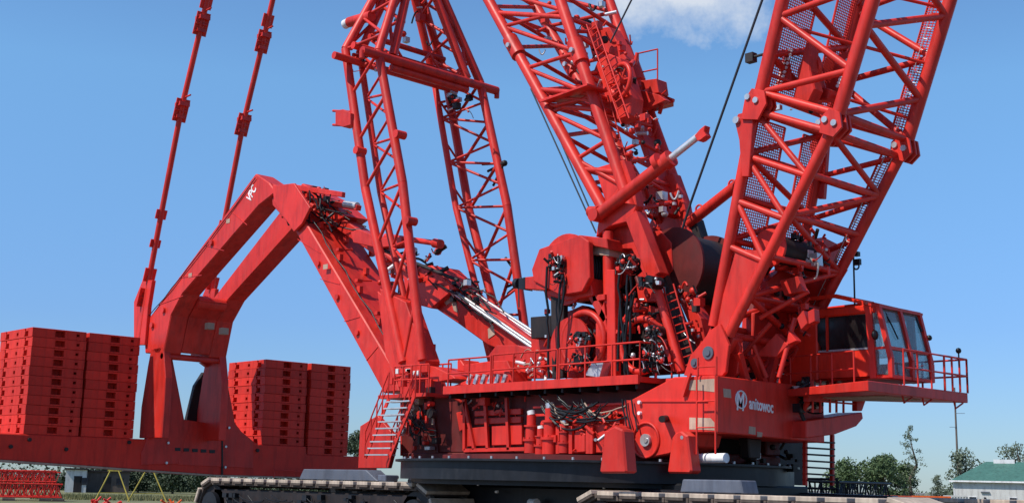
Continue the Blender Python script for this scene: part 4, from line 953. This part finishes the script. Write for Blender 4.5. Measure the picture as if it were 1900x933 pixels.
# ------------------------------------------------------------------ counterweight slabs
SX, SY, SZ = 4.1, 2.86, .487
def slab_mesh():
    mb = MB(); g = .006; D = .42
    # origin: front (+X) near (-Y) bottom corner; body recessed, faces built up round real pockets
    mb.box((-SX + .02, D, g), (-D, SY - .02, SZ - g))
    yy = [0, 1.2, 1.72, 2.34, 2.5, SY]; e = D + .001
    for a, b in ((0, 1), (2, 3), (4, 5)): mb.box((-e, yy[a], g), (0, yy[b], SZ - g))
    mb.box((-e, yy[1], g), (-.004, yy[2], .09)); mb.box((-e, yy[1], SZ - .09), (-.004, yy[2], SZ - g))
    mb.box((-e, yy[3], g), (-.004, yy[4], .2)); mb.box((-e, yy[3], SZ - .16), (-.004, yy[4], SZ - g))
    xx = [-SX, -3.4, -2.94, -1.98, -1.75, -.98, -.52, -e - .004]
    for a, b in ((0, 1), (2, 3), (4, 5), (6, 7)): mb.box((xx[a], 0, g), (xx[b], e, SZ - g))
    for a, b in ((1, 2), (5, 6)):
        mb.box((xx[a], .004, g), (xx[b], e, .06)); mb.box((xx[a] + .14, .004, SZ - .16), (xx[b] - .0, e, SZ - g))
        mb.box((xx[a], -.03, .12), (xx[a] + .12, .3, .34))
    mb.box((xx[3], .004, g), (xx[4], e, .14)); mb.box((xx[3], .004, .3), (xx[4], e, SZ - g))
    return mb
ordn = ['bottom', 'second lowest', 'third from the bottom', 'fourth from the bottom', 'fifth from the bottom', 'sixth from the bottom', 'seventh from the bottom', 'eighth from the bottom', 'ninth from the bottom', 'tenth from the bottom', 'top']
proto = None
def stack(y0_, z0_, n, where):
    global proto
    for k in range(n):
        if proto is None: o = slab_mesh().build('counterweight_block', 'weight', None, .012); proto = o
        else:
            o = proto.copy(); COL.objects.link(o)
        o.location = (-31.0 + random.uniform(-.02, .02), y0_ + random.uniform(-.02, .02), z0_ + k * SZ)
        nm = 'top' if k == n - 1 else ordn[k]
        tag(o, f'red counterweight slab, {nm} of the {where}', 'counterweight', 'counterweight slabs stacked on the tray')
stack(-8.5, 4.28, 11, 'leftmost stack')
stack(-5.5, 4.28, 11, 'second stack from the left')
stack(5.25, 4.25, 10, 'stack right of the bent leg')
stack(8.4, 3.78, 11, 'rightmost stack')

# ------------------------------------------------------------------ ground
def sheet(name, pts, z, mat):
    o = MB().add([V((p[0], p[1], z)) for p in pts], [tuple(range(len(pts)))]).build(name, mat); tag(o, kind='structure'); return o
def gmat(name, stops, scale, rough=.9, bump=.3, bs=30):
    mt, nt, b = nmat(name); n, cr, mp = noise_col(nt, stops, scale, 10, .7)
    nt.links.new(cr.outputs[0], b.inputs['Base Color']); b.inputs['Roughness'].default_value = rough
    n2 = nt.nodes.new('ShaderNodeTexNoise'); n2.inputs['Scale'].default_value = bs; n2.inputs['Detail'].default_value = 6
    nt.links.new(mp.outputs[0], n2.inputs['Vector'])
    bp = nt.nodes.new('ShaderNodeBump'); bp.inputs['Strength'].default_value = bump; nt.links.new(n2.outputs['Fac'], bp.inputs['Height']); nt.links.new(bp.outputs[0], b.inputs['Normal'])
    return mt
M['gravel'] = gmat('gravel_yard', [(.3, (.11, .10, .09)), (.5, (.155, .145, .13)), (.7, (.21, .20, .18))], .35)
M['lawn'] = gmat('lawn_grass', [(.3, (.09, .10, .035)), (.5, (.15, .15, .06)), (.72, (.22, .19, .10))], .12, bs=6)
sheet('ground', [(-3000, -3000), (3000, -3000), (3000, 3000), (-3000, 3000)], 0, 'gravel')
def strip(d0, d1, x0, x1): return [PD(x0, d0), PD(x1, d0), PD(x1, d1), PD(x0, d1)]
sheet('grass_field', [(p.x, p.y) for p in strip(128, 900, -900, 3000)], .02, 'lawn')

# ------------------------------------------------------------------ trees
def tree(name, base, H, Wd, label, leaf='leaf', n=5200, kind='round', trunk_h=.25, group=None, ls=.16, seed=1):
    rnd = random.Random(seed); t = empty(name, base, label=label, cat='tree', group=group)
    tk = MB(); tr_ = H * .022 + .06
    pts = [V((rnd.uniform(-.2, .2) * i, rnd.uniform(-.2, .2) * i, H * .9 * i / 5)) for i in range(6)]
    for i in range(5): tk.tube(pts[i], pts[i + 1], tr_ * (1 - i * .18), 8, tr_ * (1 - (i + 1) * .18), False)
    blobs = []
    if kind == 'round':
        for k in range(17):
            a = rnd.uniform(0, 6.28); rr = rnd.uniform(.1, .78) * Wd / 2; z = H * rnd.uniform(trunk_h, .93); rr *= math.sqrt(max(.12, 1 - ((z / H - .5) / .55) ** 2))
            blobs.append((V((math.cos(a) * rr, math.sin(a) * rr, z)), rnd.uniform(.13, .27) * Wd))
        blobs.append((V((0, 0, H * .9)), .15 * Wd))
    else:
        for k in range(30):
            z = H * rnd.uniform(.15, 1.0); a = rnd.uniform(0, 6.28); rr = Wd / 2 * (1.05 - z / H) * rnd.uniform(.2, 1.5) + .15
            blobs.append((V((math.cos(a) * rr, math.sin(a) * rr, z)), rnd.uniform(.08, .17) * Wd))
    for c, r_ in (blobs if kind == 'round' else []):
        s_ = pts[0] * 0 + V((0, 0, max(H * .12, c.z - H * .25))); mid = lerp(s_, c, .5) + V((0, 0, -.1 * H * .3))
        tk.path([s_, mid, c], tr_ * .25, 5)
    tk.build('trunk', 'bark', t)
    cr = MB(); tot = sum(b[1] ** 2 for b in blobs)
    if kind == 'thin':
        for k in range(34):
            z = H * (.12 + .88 * k / 34); L_ = (Wd / 2) * (1.1 - z / H) * rnd.uniform(.4, 1.15) + .35; a = rnd.uniform(0, 6.28)
            tip = V((math.cos(a) * L_, math.sin(a) * L_, z - L_ * rnd.uniform(-.15, .45))); st_ = V((0, 0, z))
            for j in range(int(n / 34)):
                u = rnd.random() ** .7; q = lerp(st_, tip, u) + V((rnd.gauss(0, .16), rnd.gauss(0, .16), rnd.gauss(0, .13)))
                u_ = V((rnd.gauss(0, 1), rnd.gauss(0, 1), rnd.gauss(0, 1))).normalized(); v_ = u_.orthogonal().normalized(); s = ls * rnd.uniform(.4, 1.0)
                cr.add([q - u_ * s, q + v_ * s * .4, q + u_ * s, q - v_ * s * .4], [(0, 1, 2, 3)])
        blobs = []
    for c, r_ in blobs:
        m_ = int(n * r_ ** 2 / tot)
        for k in range(m_):
            d = V((rnd.gauss(0, 1), rnd.gauss(0, 1), rnd.gauss(0, 1))).normalized(); q = c + V((d.x, d.y, d.z * .75)) * r_ * (rnd.random() ** .35) * rnd.uniform(.75, 1.18)
            if q.z < .3: continue
            u_ = V((rnd.gauss(0, 1), rnd.gauss(0, 1), rnd.gauss(0, 1))).normalized(); v_ = u_.orthogonal().normalized(); s = ls * rnd.uniform(.6, 1.5)
            cr.add([q - u_ * s, q + v_ * s * .5, q + u_ * s, q - v_ * s * .5], [(0, 1, 2, 3)])
    me = bpy.data.meshes.new('crown'); me.from_pydata(cr.v, [], cr.f); me.materials.append(M[leaf]); me.update()
    o = bpy.data.objects.new('crown', me); COL.objects.link(o); o.parent = t
    return t
g = 'trees on the skyline at the right'
tree('dense_tree', PD(1566, 158), 6.0, 5.2, 'dark bushy tree directly behind the access stair under the cab', n=3300, group=g, seed=2)
tree('dense_tree', PD(1640, 158), 6.6, 6.6, 'broad round dark green tree right of the cab stair', n=4200, group=g, seed=3)
tree('sparse_tree', PD(1692, 162), 10.4, 5.2, 'tall thin scraggly conifer between round tree and utility pole', 'leafgrey', 1700, 'thin', group=g, seed=4)
tree('dense_tree', PD(1676, 165), 5.6, 5, 'small half hidden tree under the scraggly conifer', n=3000, group=g, seed=14)
tree('leafy_tree', PD(1783, 178), 7.6, 7.0, 'pale grey green tree at the foot of the utility pole', 'leafgrey', 3600, group=g, seed=5)
tree('small_tree', PD(1738, 170), 4.6, 3.0, 'low shrubby conifer just left of the utility pole', 'leafgrey', 1500, 'thin', group=g, seed=6)
tree('leafy_tree', PD(1890, 215), 10.5, 8, 'tree rising behind the green roof at the right edge', 'leafgrey', 4200, group=g, seed=8)
gl = 'dark trees behind the lawn at the left'
labs = ['dark tree behind the left yellow trestle', 'dark tree between the two yellow trestles', 'dark tree right of the yellow trestles', 'dark tree low above the rear crawler track', 'dark tree left of the access stairs behind the tray']
for k, (x, d, H_) in enumerate(((196, 185, 5.0), (258, 188, 4.6), (322, 180, 5.2), (385, 178, 4.8), (672, 170, 9.0))):
    tree('dense_tree', PD(x, d), H_, 7 if k < 4 else 6, labs[k], 'leafdark', 4200, group=gl, trunk_h=.1, seed=20 + k)
hd = MB(); rnd = random.Random(9)
for k in range(16000):
    x = rnd.uniform(-150, 700); d = rnd.uniform(196, 204); p = PD(x, d, abs(rnd.gauss(0, 1.5))); u_ = V((rnd.gauss(0, 1), rnd.gauss(0, 1), rnd.gauss(0, 1))).normalized(); v_ = u_.orthogonal(); s = rnd.uniform(.1, .28)
    hd.add([p - u_ * s, p + v_ * s * .6, p + u_ * s, p - v_ * s * .6], [(0, 1, 2, 3)])
me = bpy.data.meshes.new('undergrowth'); me.from_pydata(hd.v, [], hd.f); me.materials.append(M['leafdark']); o = bpy.data.objects.new('undergrowth', me); COL.objects.link(o)
tag(o, 'dark undergrowth along the far edge of the lawn', 'undergrowth', kind='stuff')
hd = MB()
for k in range(9000):
    x = rnd.uniform(1500, 2000); d = rnd.uniform(172, 186); p = PD(x, d, abs(rnd.gauss(0, .9))); u_ = V((rnd.gauss(0, 1), rnd.gauss(0, 1), rnd.gauss(0, 1))).normalized(); v_ = u_.orthogonal(); s = rnd.uniform(.1, .25)
    hd.add([p - u_ * s, p + v_ * s * .6, p + u_ * s, p - v_ * s * .6], [(0, 1, 2, 3)])
me = bpy.data.meshes.new('brush'); me.from_pydata(hd.v, [], hd.f); me.materials.append(M['leafgrey']); o = bpy.data.objects.new('brush', me); COL.objects.link(o)
tag(o, 'low grey green brush below the skyline trees at the right', 'brush', kind='stuff')
hd = MB()
for k in range(7000):
    x = rnd.uniform(60, 420); d = rnd.uniform(127, 150); p = PD(x, d, 0); s = rnd.uniform(.1, .45)
    a_ = rnd.uniform(0, 3.1); w_ = V((math.cos(a_), math.sin(a_), 0)) * .05
    hd.add([p - w_, p + w_, p + V((rnd.uniform(-.15, .15), rnd.uniform(-.15, .15), s))], [(0, 1, 2)])
me = bpy.data.meshes.new('tall_grass'); me.from_pydata(hd.v, [], hd.f); me.materials.append(M['lawn']); o = bpy.data.objects.new('tall_grass', me); COL.objects.link(o)
tag(o, 'dry grass tufts at the edge of the gravel yard', 'grass', kind='stuff')

# ------------------------------------------------------------------ background things
def facing(p): # rotation so that local +X points right in the picture and -Y to the viewer
    d = V((p.x - CAMP.x, p.y - CAMP.y, 0)).normalized(); return math.atan2(-d.x, d.y) 
# utility pole
p = PD(1778, 190); pole = empty('utility_pole', p, facing(p), label='tall bare utility pole rising under the cab balcony', cat='utility pole')
MB().tube((0, 0, 0), (-.05, 0, 16.9), .17, 8, .11).build('pole', 'wood', pole)
for z, a, b in ((15.1, -1.0, 0), (13.3, 0, 1.2), (11.4, -.9, 0)): MB().beam(V((a, -.15, z)), V((b, -.15, z)), .08, .06).build('crossarm', 'grey', pole)
# building with green roof
p = PD(1768, 150); bd = empty('pale_building', p, facing(p) + R(-2), label='cream sided building with a green roof at the lower right', cat='building')
Wb, Db, Hb = 24, 9, 3.7
sl = MB(); sl.box((0, 0, 0), (Wb, Db, Hb)); sl.build('wall', 'stucco', bd)
rf = MB(); rf.add([V(q) for q in ((-.35, -.4, Hb), (Wb + .4, -.4, Hb), (Wb + .4, Db + .4, Hb), (-.35, Db + .4, Hb), (3.4, Db / 2, Hb + 2.2), (Wb, Db / 2, Hb + 2.2))], [(0, 1, 5, 4), (1, 2, 5), (2, 3, 4, 5), (3, 0, 4), (3, 2, 1, 0)])
ro = rf.build('roof', 'roofgreen', bd)
MB().box((-.4, -.46, Hb - .12), (Wb, -.38, Hb + .05)).build('gutter', 'white', ro)
MB().box((4.2, Db / 2 - .4, Hb + 2.0), (6.4, Db / 2 + .4, Hb + 2.45)).build('ridge_vent', 'white', ro)
for i, x in enumerate((1.6, 5.7, 8.6, 12)):
    w_ = MB(); w_.box((x - .06, -.05, .9), (x + .76, .02, 2.06)); w_ = w_.build('window', 'white', bd); MB().box((x, -.08, .96), (x + .7, -.052, 2.0)).build('pane', 'shade_glass', w_)
MB().box((3.1, -.12, 1.5), (3.3, -.01, 2.0)).build('wall_lamp', 'grime', bd); MB().box((2.8, -.2, 2.5), (3.7, -.01, 2.6)).build('door_hood', 'grey', bd)
MB().box((-.002, -.05, 0), (.12, -.001, Hb - .13)).build('corner_board', 'white', bd)
# containers
def container(px, d, L_, H_, mat, label, cat='container'):
    p = PD(px, d); e = empty('cargo_container', p, facing(p) + R(4), label=label, cat=cat, group='low containers right of the tracks')
    mb = MB(); n = int(L_ / .25)
    mb.box((0, .06, .12), (L_, 2.4, H_))
    for i in range(n): mb.box((i * L_ / n + .02, 0, .2), (i * L_ / n + .02 + L_ / n * .5, .062, H_ - .12))
    mb.box((0, -.01, H_ - .12), (L_, .06, H_ + .01)); mb.box((0, -.01, .05), (L_, .06, .2)); mb.build('container_wall', mat, e)
    d_ = MB(); d_.box((L_, .1, .2), (L_ + .05, 1.15, H_ - .1)); d_.box((L_, 1.25, .2), (L_ + .05, 2.3, H_ - .1)); d_.build('container_door', mat, e)
container(1640, 118, 2.6, 2.05, 'container', 'brick red container with its long side half behind the dark lattice frame')
container(1694, 112, 2.9, 2.1, 'orange', 'bright orange red container nearest the cream building')
container(1752, 130, 2.0, 2.15, 'stucco', 'pale cream container box against the building corner')
# black lattice frame beyond the front tracks
def lat_section(name, px0, px1, d, H_, mat, label, n=9, cat='lattice frame', r=.05, dz=0, group=None, wd=1.2, part='lattice_tube', dd=0):
    a = PD(px0, d); b = PD(px1, d + dd); e = empty(name, a, 0, label=label, cat=cat, group=group); b = b - a; a = V((0, 0, 0)); side = V((-b.y, b.x, 0)).normalized() * wd
    ch = [a + V((0, 0, dz + .1)), a + V((0, 0, dz + H_)), a + side + V((0, 0, dz + H_)), a + side + V((0, 0, dz + .1))]
    for c in ch: MB().tube(c, c + b, r * 1.5, 6).build('chord', mat, e)
    for i in range(n):
        for k in range(4):
            c0 = ch[k]; c1 = ch[(k + 1) % 4]; t0 = i / n; t1 = (i + 1) / n
            if (i + k) % 2: c0, c1 = c1, c0
            MB().tube(c0 + b * t0, c1 + b * t1, r, 5).build(part, mat, e)
            if k % 2 == 0: MB().tube(c0 + b * t0, c1 + b * t0, r, 5).build(part, mat, e)
    return e
e = lat_section('lattice_girder', 1555, 1652, 50, .8, 'black', 'black steel lattice frame lying beyond the front crawler track', 10, r=.035, dz=1.9, dd=4)
for t in range(5):
    p0 = PD(1440 + t * 28, 50) - e.location; MB().tube(p0, p0 + V((0, 0, 2.85)), .04, 6).build('post', 'black', e)
p0 = PD(1440, 50) - e.location; p1 = PD(1555, 50) - e.location
for z_ in (2.8, 2.45, 2.1): MB().tube(p0 + V((0, 0, z_)), p1 + V((0, 0, z_)), .05, 6).build('rail', 'black', e)
MB().beam(p0 + V((0, 0, 1.7)), p1 + V((0, 0, 1.7)), 1.2, .5).build('deck', 'grime', e)
for t in (0, .33, .66, 1): 
    p2 = lerp(p1, PD(1652, 54) - e.location, t); MB().tube(p2, p2 + V((0, 0, 1.95)), .06, 6).build('post', 'black', e)
# red boom sections lying on the yard at the left
lat_section('boom_section', -60, 118, 118, 1.2, 'red', 'red lattice boom section on the ground, lower of the two at the left edge', 16, 'boom section', .05, .25, 'red boom sections lying at the left', 1.8)
lat_section('boom_section', -60, 105, 119.5, 1.0, 'red', 'red lattice boom section stacked on top at the left edge', 16, 'boom section', .05, 1.55, 'red boom sections lying at the left', 1.8)
lat_section('boom_section', -70, 112, 124, 2.2, 'red', 'red lattice boom section lying behind the stacked pair at the left edge', 14, 'boom section', .05, .25, 'red boom sections lying at the left', 2)
# timber blocks under
for k, x in enumerate((20, 88, 112)):
    p = PD(x, 117.8); o = MB().box((-.5, -.3, 0), (.5, 1.8, .12)).box((-.5, -.3, .13), (.5, 1.8, .25)).build('timber_block', 'wood', None, .01); o.location = p; o.rotation_euler.z = facing(p)
    tag(o, 'dark timber block under the boom sections, ' + ('leftmost' if k == 0 else 'middle' if k == 1 else 'right end'), 'timber block', 'timber blocks under the boom sections')
# yellow trestles
for k, (x, w_) in enumerate(((212, 1.5), (277, 1.7))):
    p = PD(x, 124); e = empty('yellow_trestle', p, facing(p), label=('left' if k == 0 else 'right') + ' of the two yellow steel trestles under the tray', cat='trestle', group='yellow trestles')
    for sx in (-1, 1):
        for sy in (-.8, .8): MB().beam(V((sx * w_, sy, 0)), V((sx * .35, sy * .3, 2.75)), .09, .09).build('leg', 'yellow', e)
    MB().beam(V((-.6, 0, 2.75)), V((.6, 0, 2.75)), .3, .15).build('top_bar', 'yellow', e)
    mb = MB()
    for sy in (-.75, .75): mb.beam(V((-1.3, sy * .85, .75)), V((1.3, sy * .85, .75)), .05, .05)
    mb.build('stretcher', 'yellow', e)
# low buildings behind
for px, d, L_, H_, wm, lab in ((122, 176, 2.6, 2.9, 'stucco', 'small white flat roofed shed behind the left boom sections'), (160, 180, 5.5, 2.7, 'wood', 'low dark brown shed between white shed and left trestle')):
    p = PD(px, d); e = empty('shed', p, facing(p), label=lab, cat='shed'); MB().box((0, 0, 0), (L_, 5, H_)).build('wall', wm, e); MB().box((-.2, -.3, H_ + .003), (L_ + .2, 5.2, H_ + .2)).build('roof', 'grime', e)
    MB().box((L_ * .4, -.05, 0), (L_ * .4 + 1, -.003, 2.1)).build('door', 'grime', e); MB().box((L_ * .7, -.05, 1), (L_ * .7 + .9, -.003, 1.9)).build('window', 'shade_glass', e)
# small bundles of red parts on the yard, lower left
for k, (x, d) in enumerate(((185, 84), (215, 84), (325, 80))):
    p = PD(x, d); o = MB(); rr = random.Random(k)
    for j in range(9): a_ = V((rr.uniform(-.8, .8), rr.uniform(-.5, .5), 0)); b_ = V((rr.uniform(-.8, .8), rr.uniform(-.5, .5), .55 + rr.random() * .5)); o.tube(a_, b_, .06, 6)
    o.box((-.8, -.5, .0), (.8, .5, .12)); o.box((-.7, -.45, .55), (.7, -.35, .65)); o = o.build('steel_bundle', 'orange' if k == 2 else 'red', None); o.location = p; o.rotation_euler.z = facing(p)
    tag(o, ['loose red steel rods on the gravel, left of the pair below the trestles', 'loose red steel rods on the gravel, right of the pair below the trestles', 'orange steel rods beside the end of the rear crawler track'][k], 'steel bundle', 'steel bundles on the yard')

# ------------------------------------------------------------------ light & sky
sun_dir = V((-.14, -.60, .76)).normalized()     # towards the sun
sd = bpy.data.lights.new('sun', 'SUN'); sd.energy = 5.0; sd.angle = R(.5); sd.color = (1, .95, .87)
so = bpy.data.objects.new('sun', sd); COL.objects.link(so); so.rotation_euler = sun_dir.to_track_quat('Z', 'Y').to_euler()
w = bpy.data.worlds.new('World'); S.world = w; w.use_nodes = True; nt = w.node_tree
bg = nt.nodes['Background']; sky = nt.nodes.new('ShaderNodeTexSky'); sky.sky_type = 'NISHITA'; sky.sun_disc = False
sky.sun_elevation = math.asin(sun_dir.z); sky.sun_rotation = math.atan2(sun_dir.x, sun_dir.y)
sky.air_density = 1.0; sky.dust_density = .1; sky.ozone_density = 1.0
# one soft cloud high in front of the camera
cdir = ray(1265, -48).normalized()
tc = nt.nodes.new('ShaderNodeTexCoord')
sub = nt.nodes.new('ShaderNodeVectorMath'); sub.operation = 'SUBTRACT'; nt.links.new(tc.outputs['Generated'], sub.inputs[0]); sub.inputs[1].default_value = cdir
mp = nt.nodes.new('ShaderNodeMapping'); nt.links.new(sub.outputs[0], mp.inputs[0]); mp.inputs['Scale'].default_value = (14.5, 14.5, 30)
ln = nt.nodes.new('ShaderNodeVectorMath'); ln.operation = 'LENGTH'; nt.links.new(mp.outputs[0], ln.inputs[0])
nz = nt.nodes.new('ShaderNodeTexNoise'); nz.inputs['Scale'].default_value = 26; nz.inputs['Detail'].default_value = 7; nz.inputs['Roughness'].default_value = .62; nt.links.new(tc.outputs['Generated'], nz.inputs['Vector'])
ad = nt.nodes.new('ShaderNodeMath'); ad.operation = 'MULTIPLY_ADD'; nt.links.new(nz.outputs['Fac'], ad.inputs[0]); ad.inputs[1].default_value = -2.2; nt.links.new(ln.outputs['Value'], ad.inputs[2])
mr = nt.nodes.new('ShaderNodeMapRange'); nt.links.new(ad.outputs[0], mr.inputs[0]); mr.inputs[1].default_value = .35; mr.inputs[2].default_value = -.55; mr.inputs[3].default_value = 0; mr.inputs[4].default_value = .75
mx = nt.nodes.new('ShaderNodeMix'); mx.data_type = 'RGBA'; nt.links.new(mr.outputs[0], mx.inputs[0])
sx = nt.nodes.new('ShaderNodeSeparateXYZ'); nt.links.new(tc.outputs['Generated'], sx.inputs[0])
rp = nt.nodes.new('ShaderNodeValToRGB'); nt.links.new(sx.outputs['Z'], rp.inputs[0]); e = rp.color_ramp.elements
e[0].position = 0.0; e[0].color = (.33, .46, .70, 1); e[1].position = .5; e[1].color = (.62, .80, 1.04, 1)
e2_ = e.new(.12); e2_.color = (.42, .60, .90, 1); e3_ = e.new(.3); e3_.color = (.68, .98, 1.16, 1)
hs = nt.nodes.new('ShaderNodeMix'); hs.data_type = 'RGBA'; hs.blend_type = 'MULTIPLY'; hs.inputs[0].default_value = 1
nt.links.new(sky.outputs[0], hs.inputs[6]); nt.links.new(rp.outputs[0], hs.inputs[7])
nt.links.new(hs.outputs[2], mx.inputs[6]); mx.inputs[7].default_value = (5.6, 5.8, 6.0, 1)
nt.links.new(mx.outputs[2], bg.inputs['Color']); bg.inputs['Strength'].default_value = .15
S.view_settings.view_transform = 'Standard'; S.view_settings.look = 'None'; S.view_settings.exposure = 0; S.view_settings.gamma = 1
S.cycles.max_bounces = 6; S.cycles.transparent_max_bounces = 16
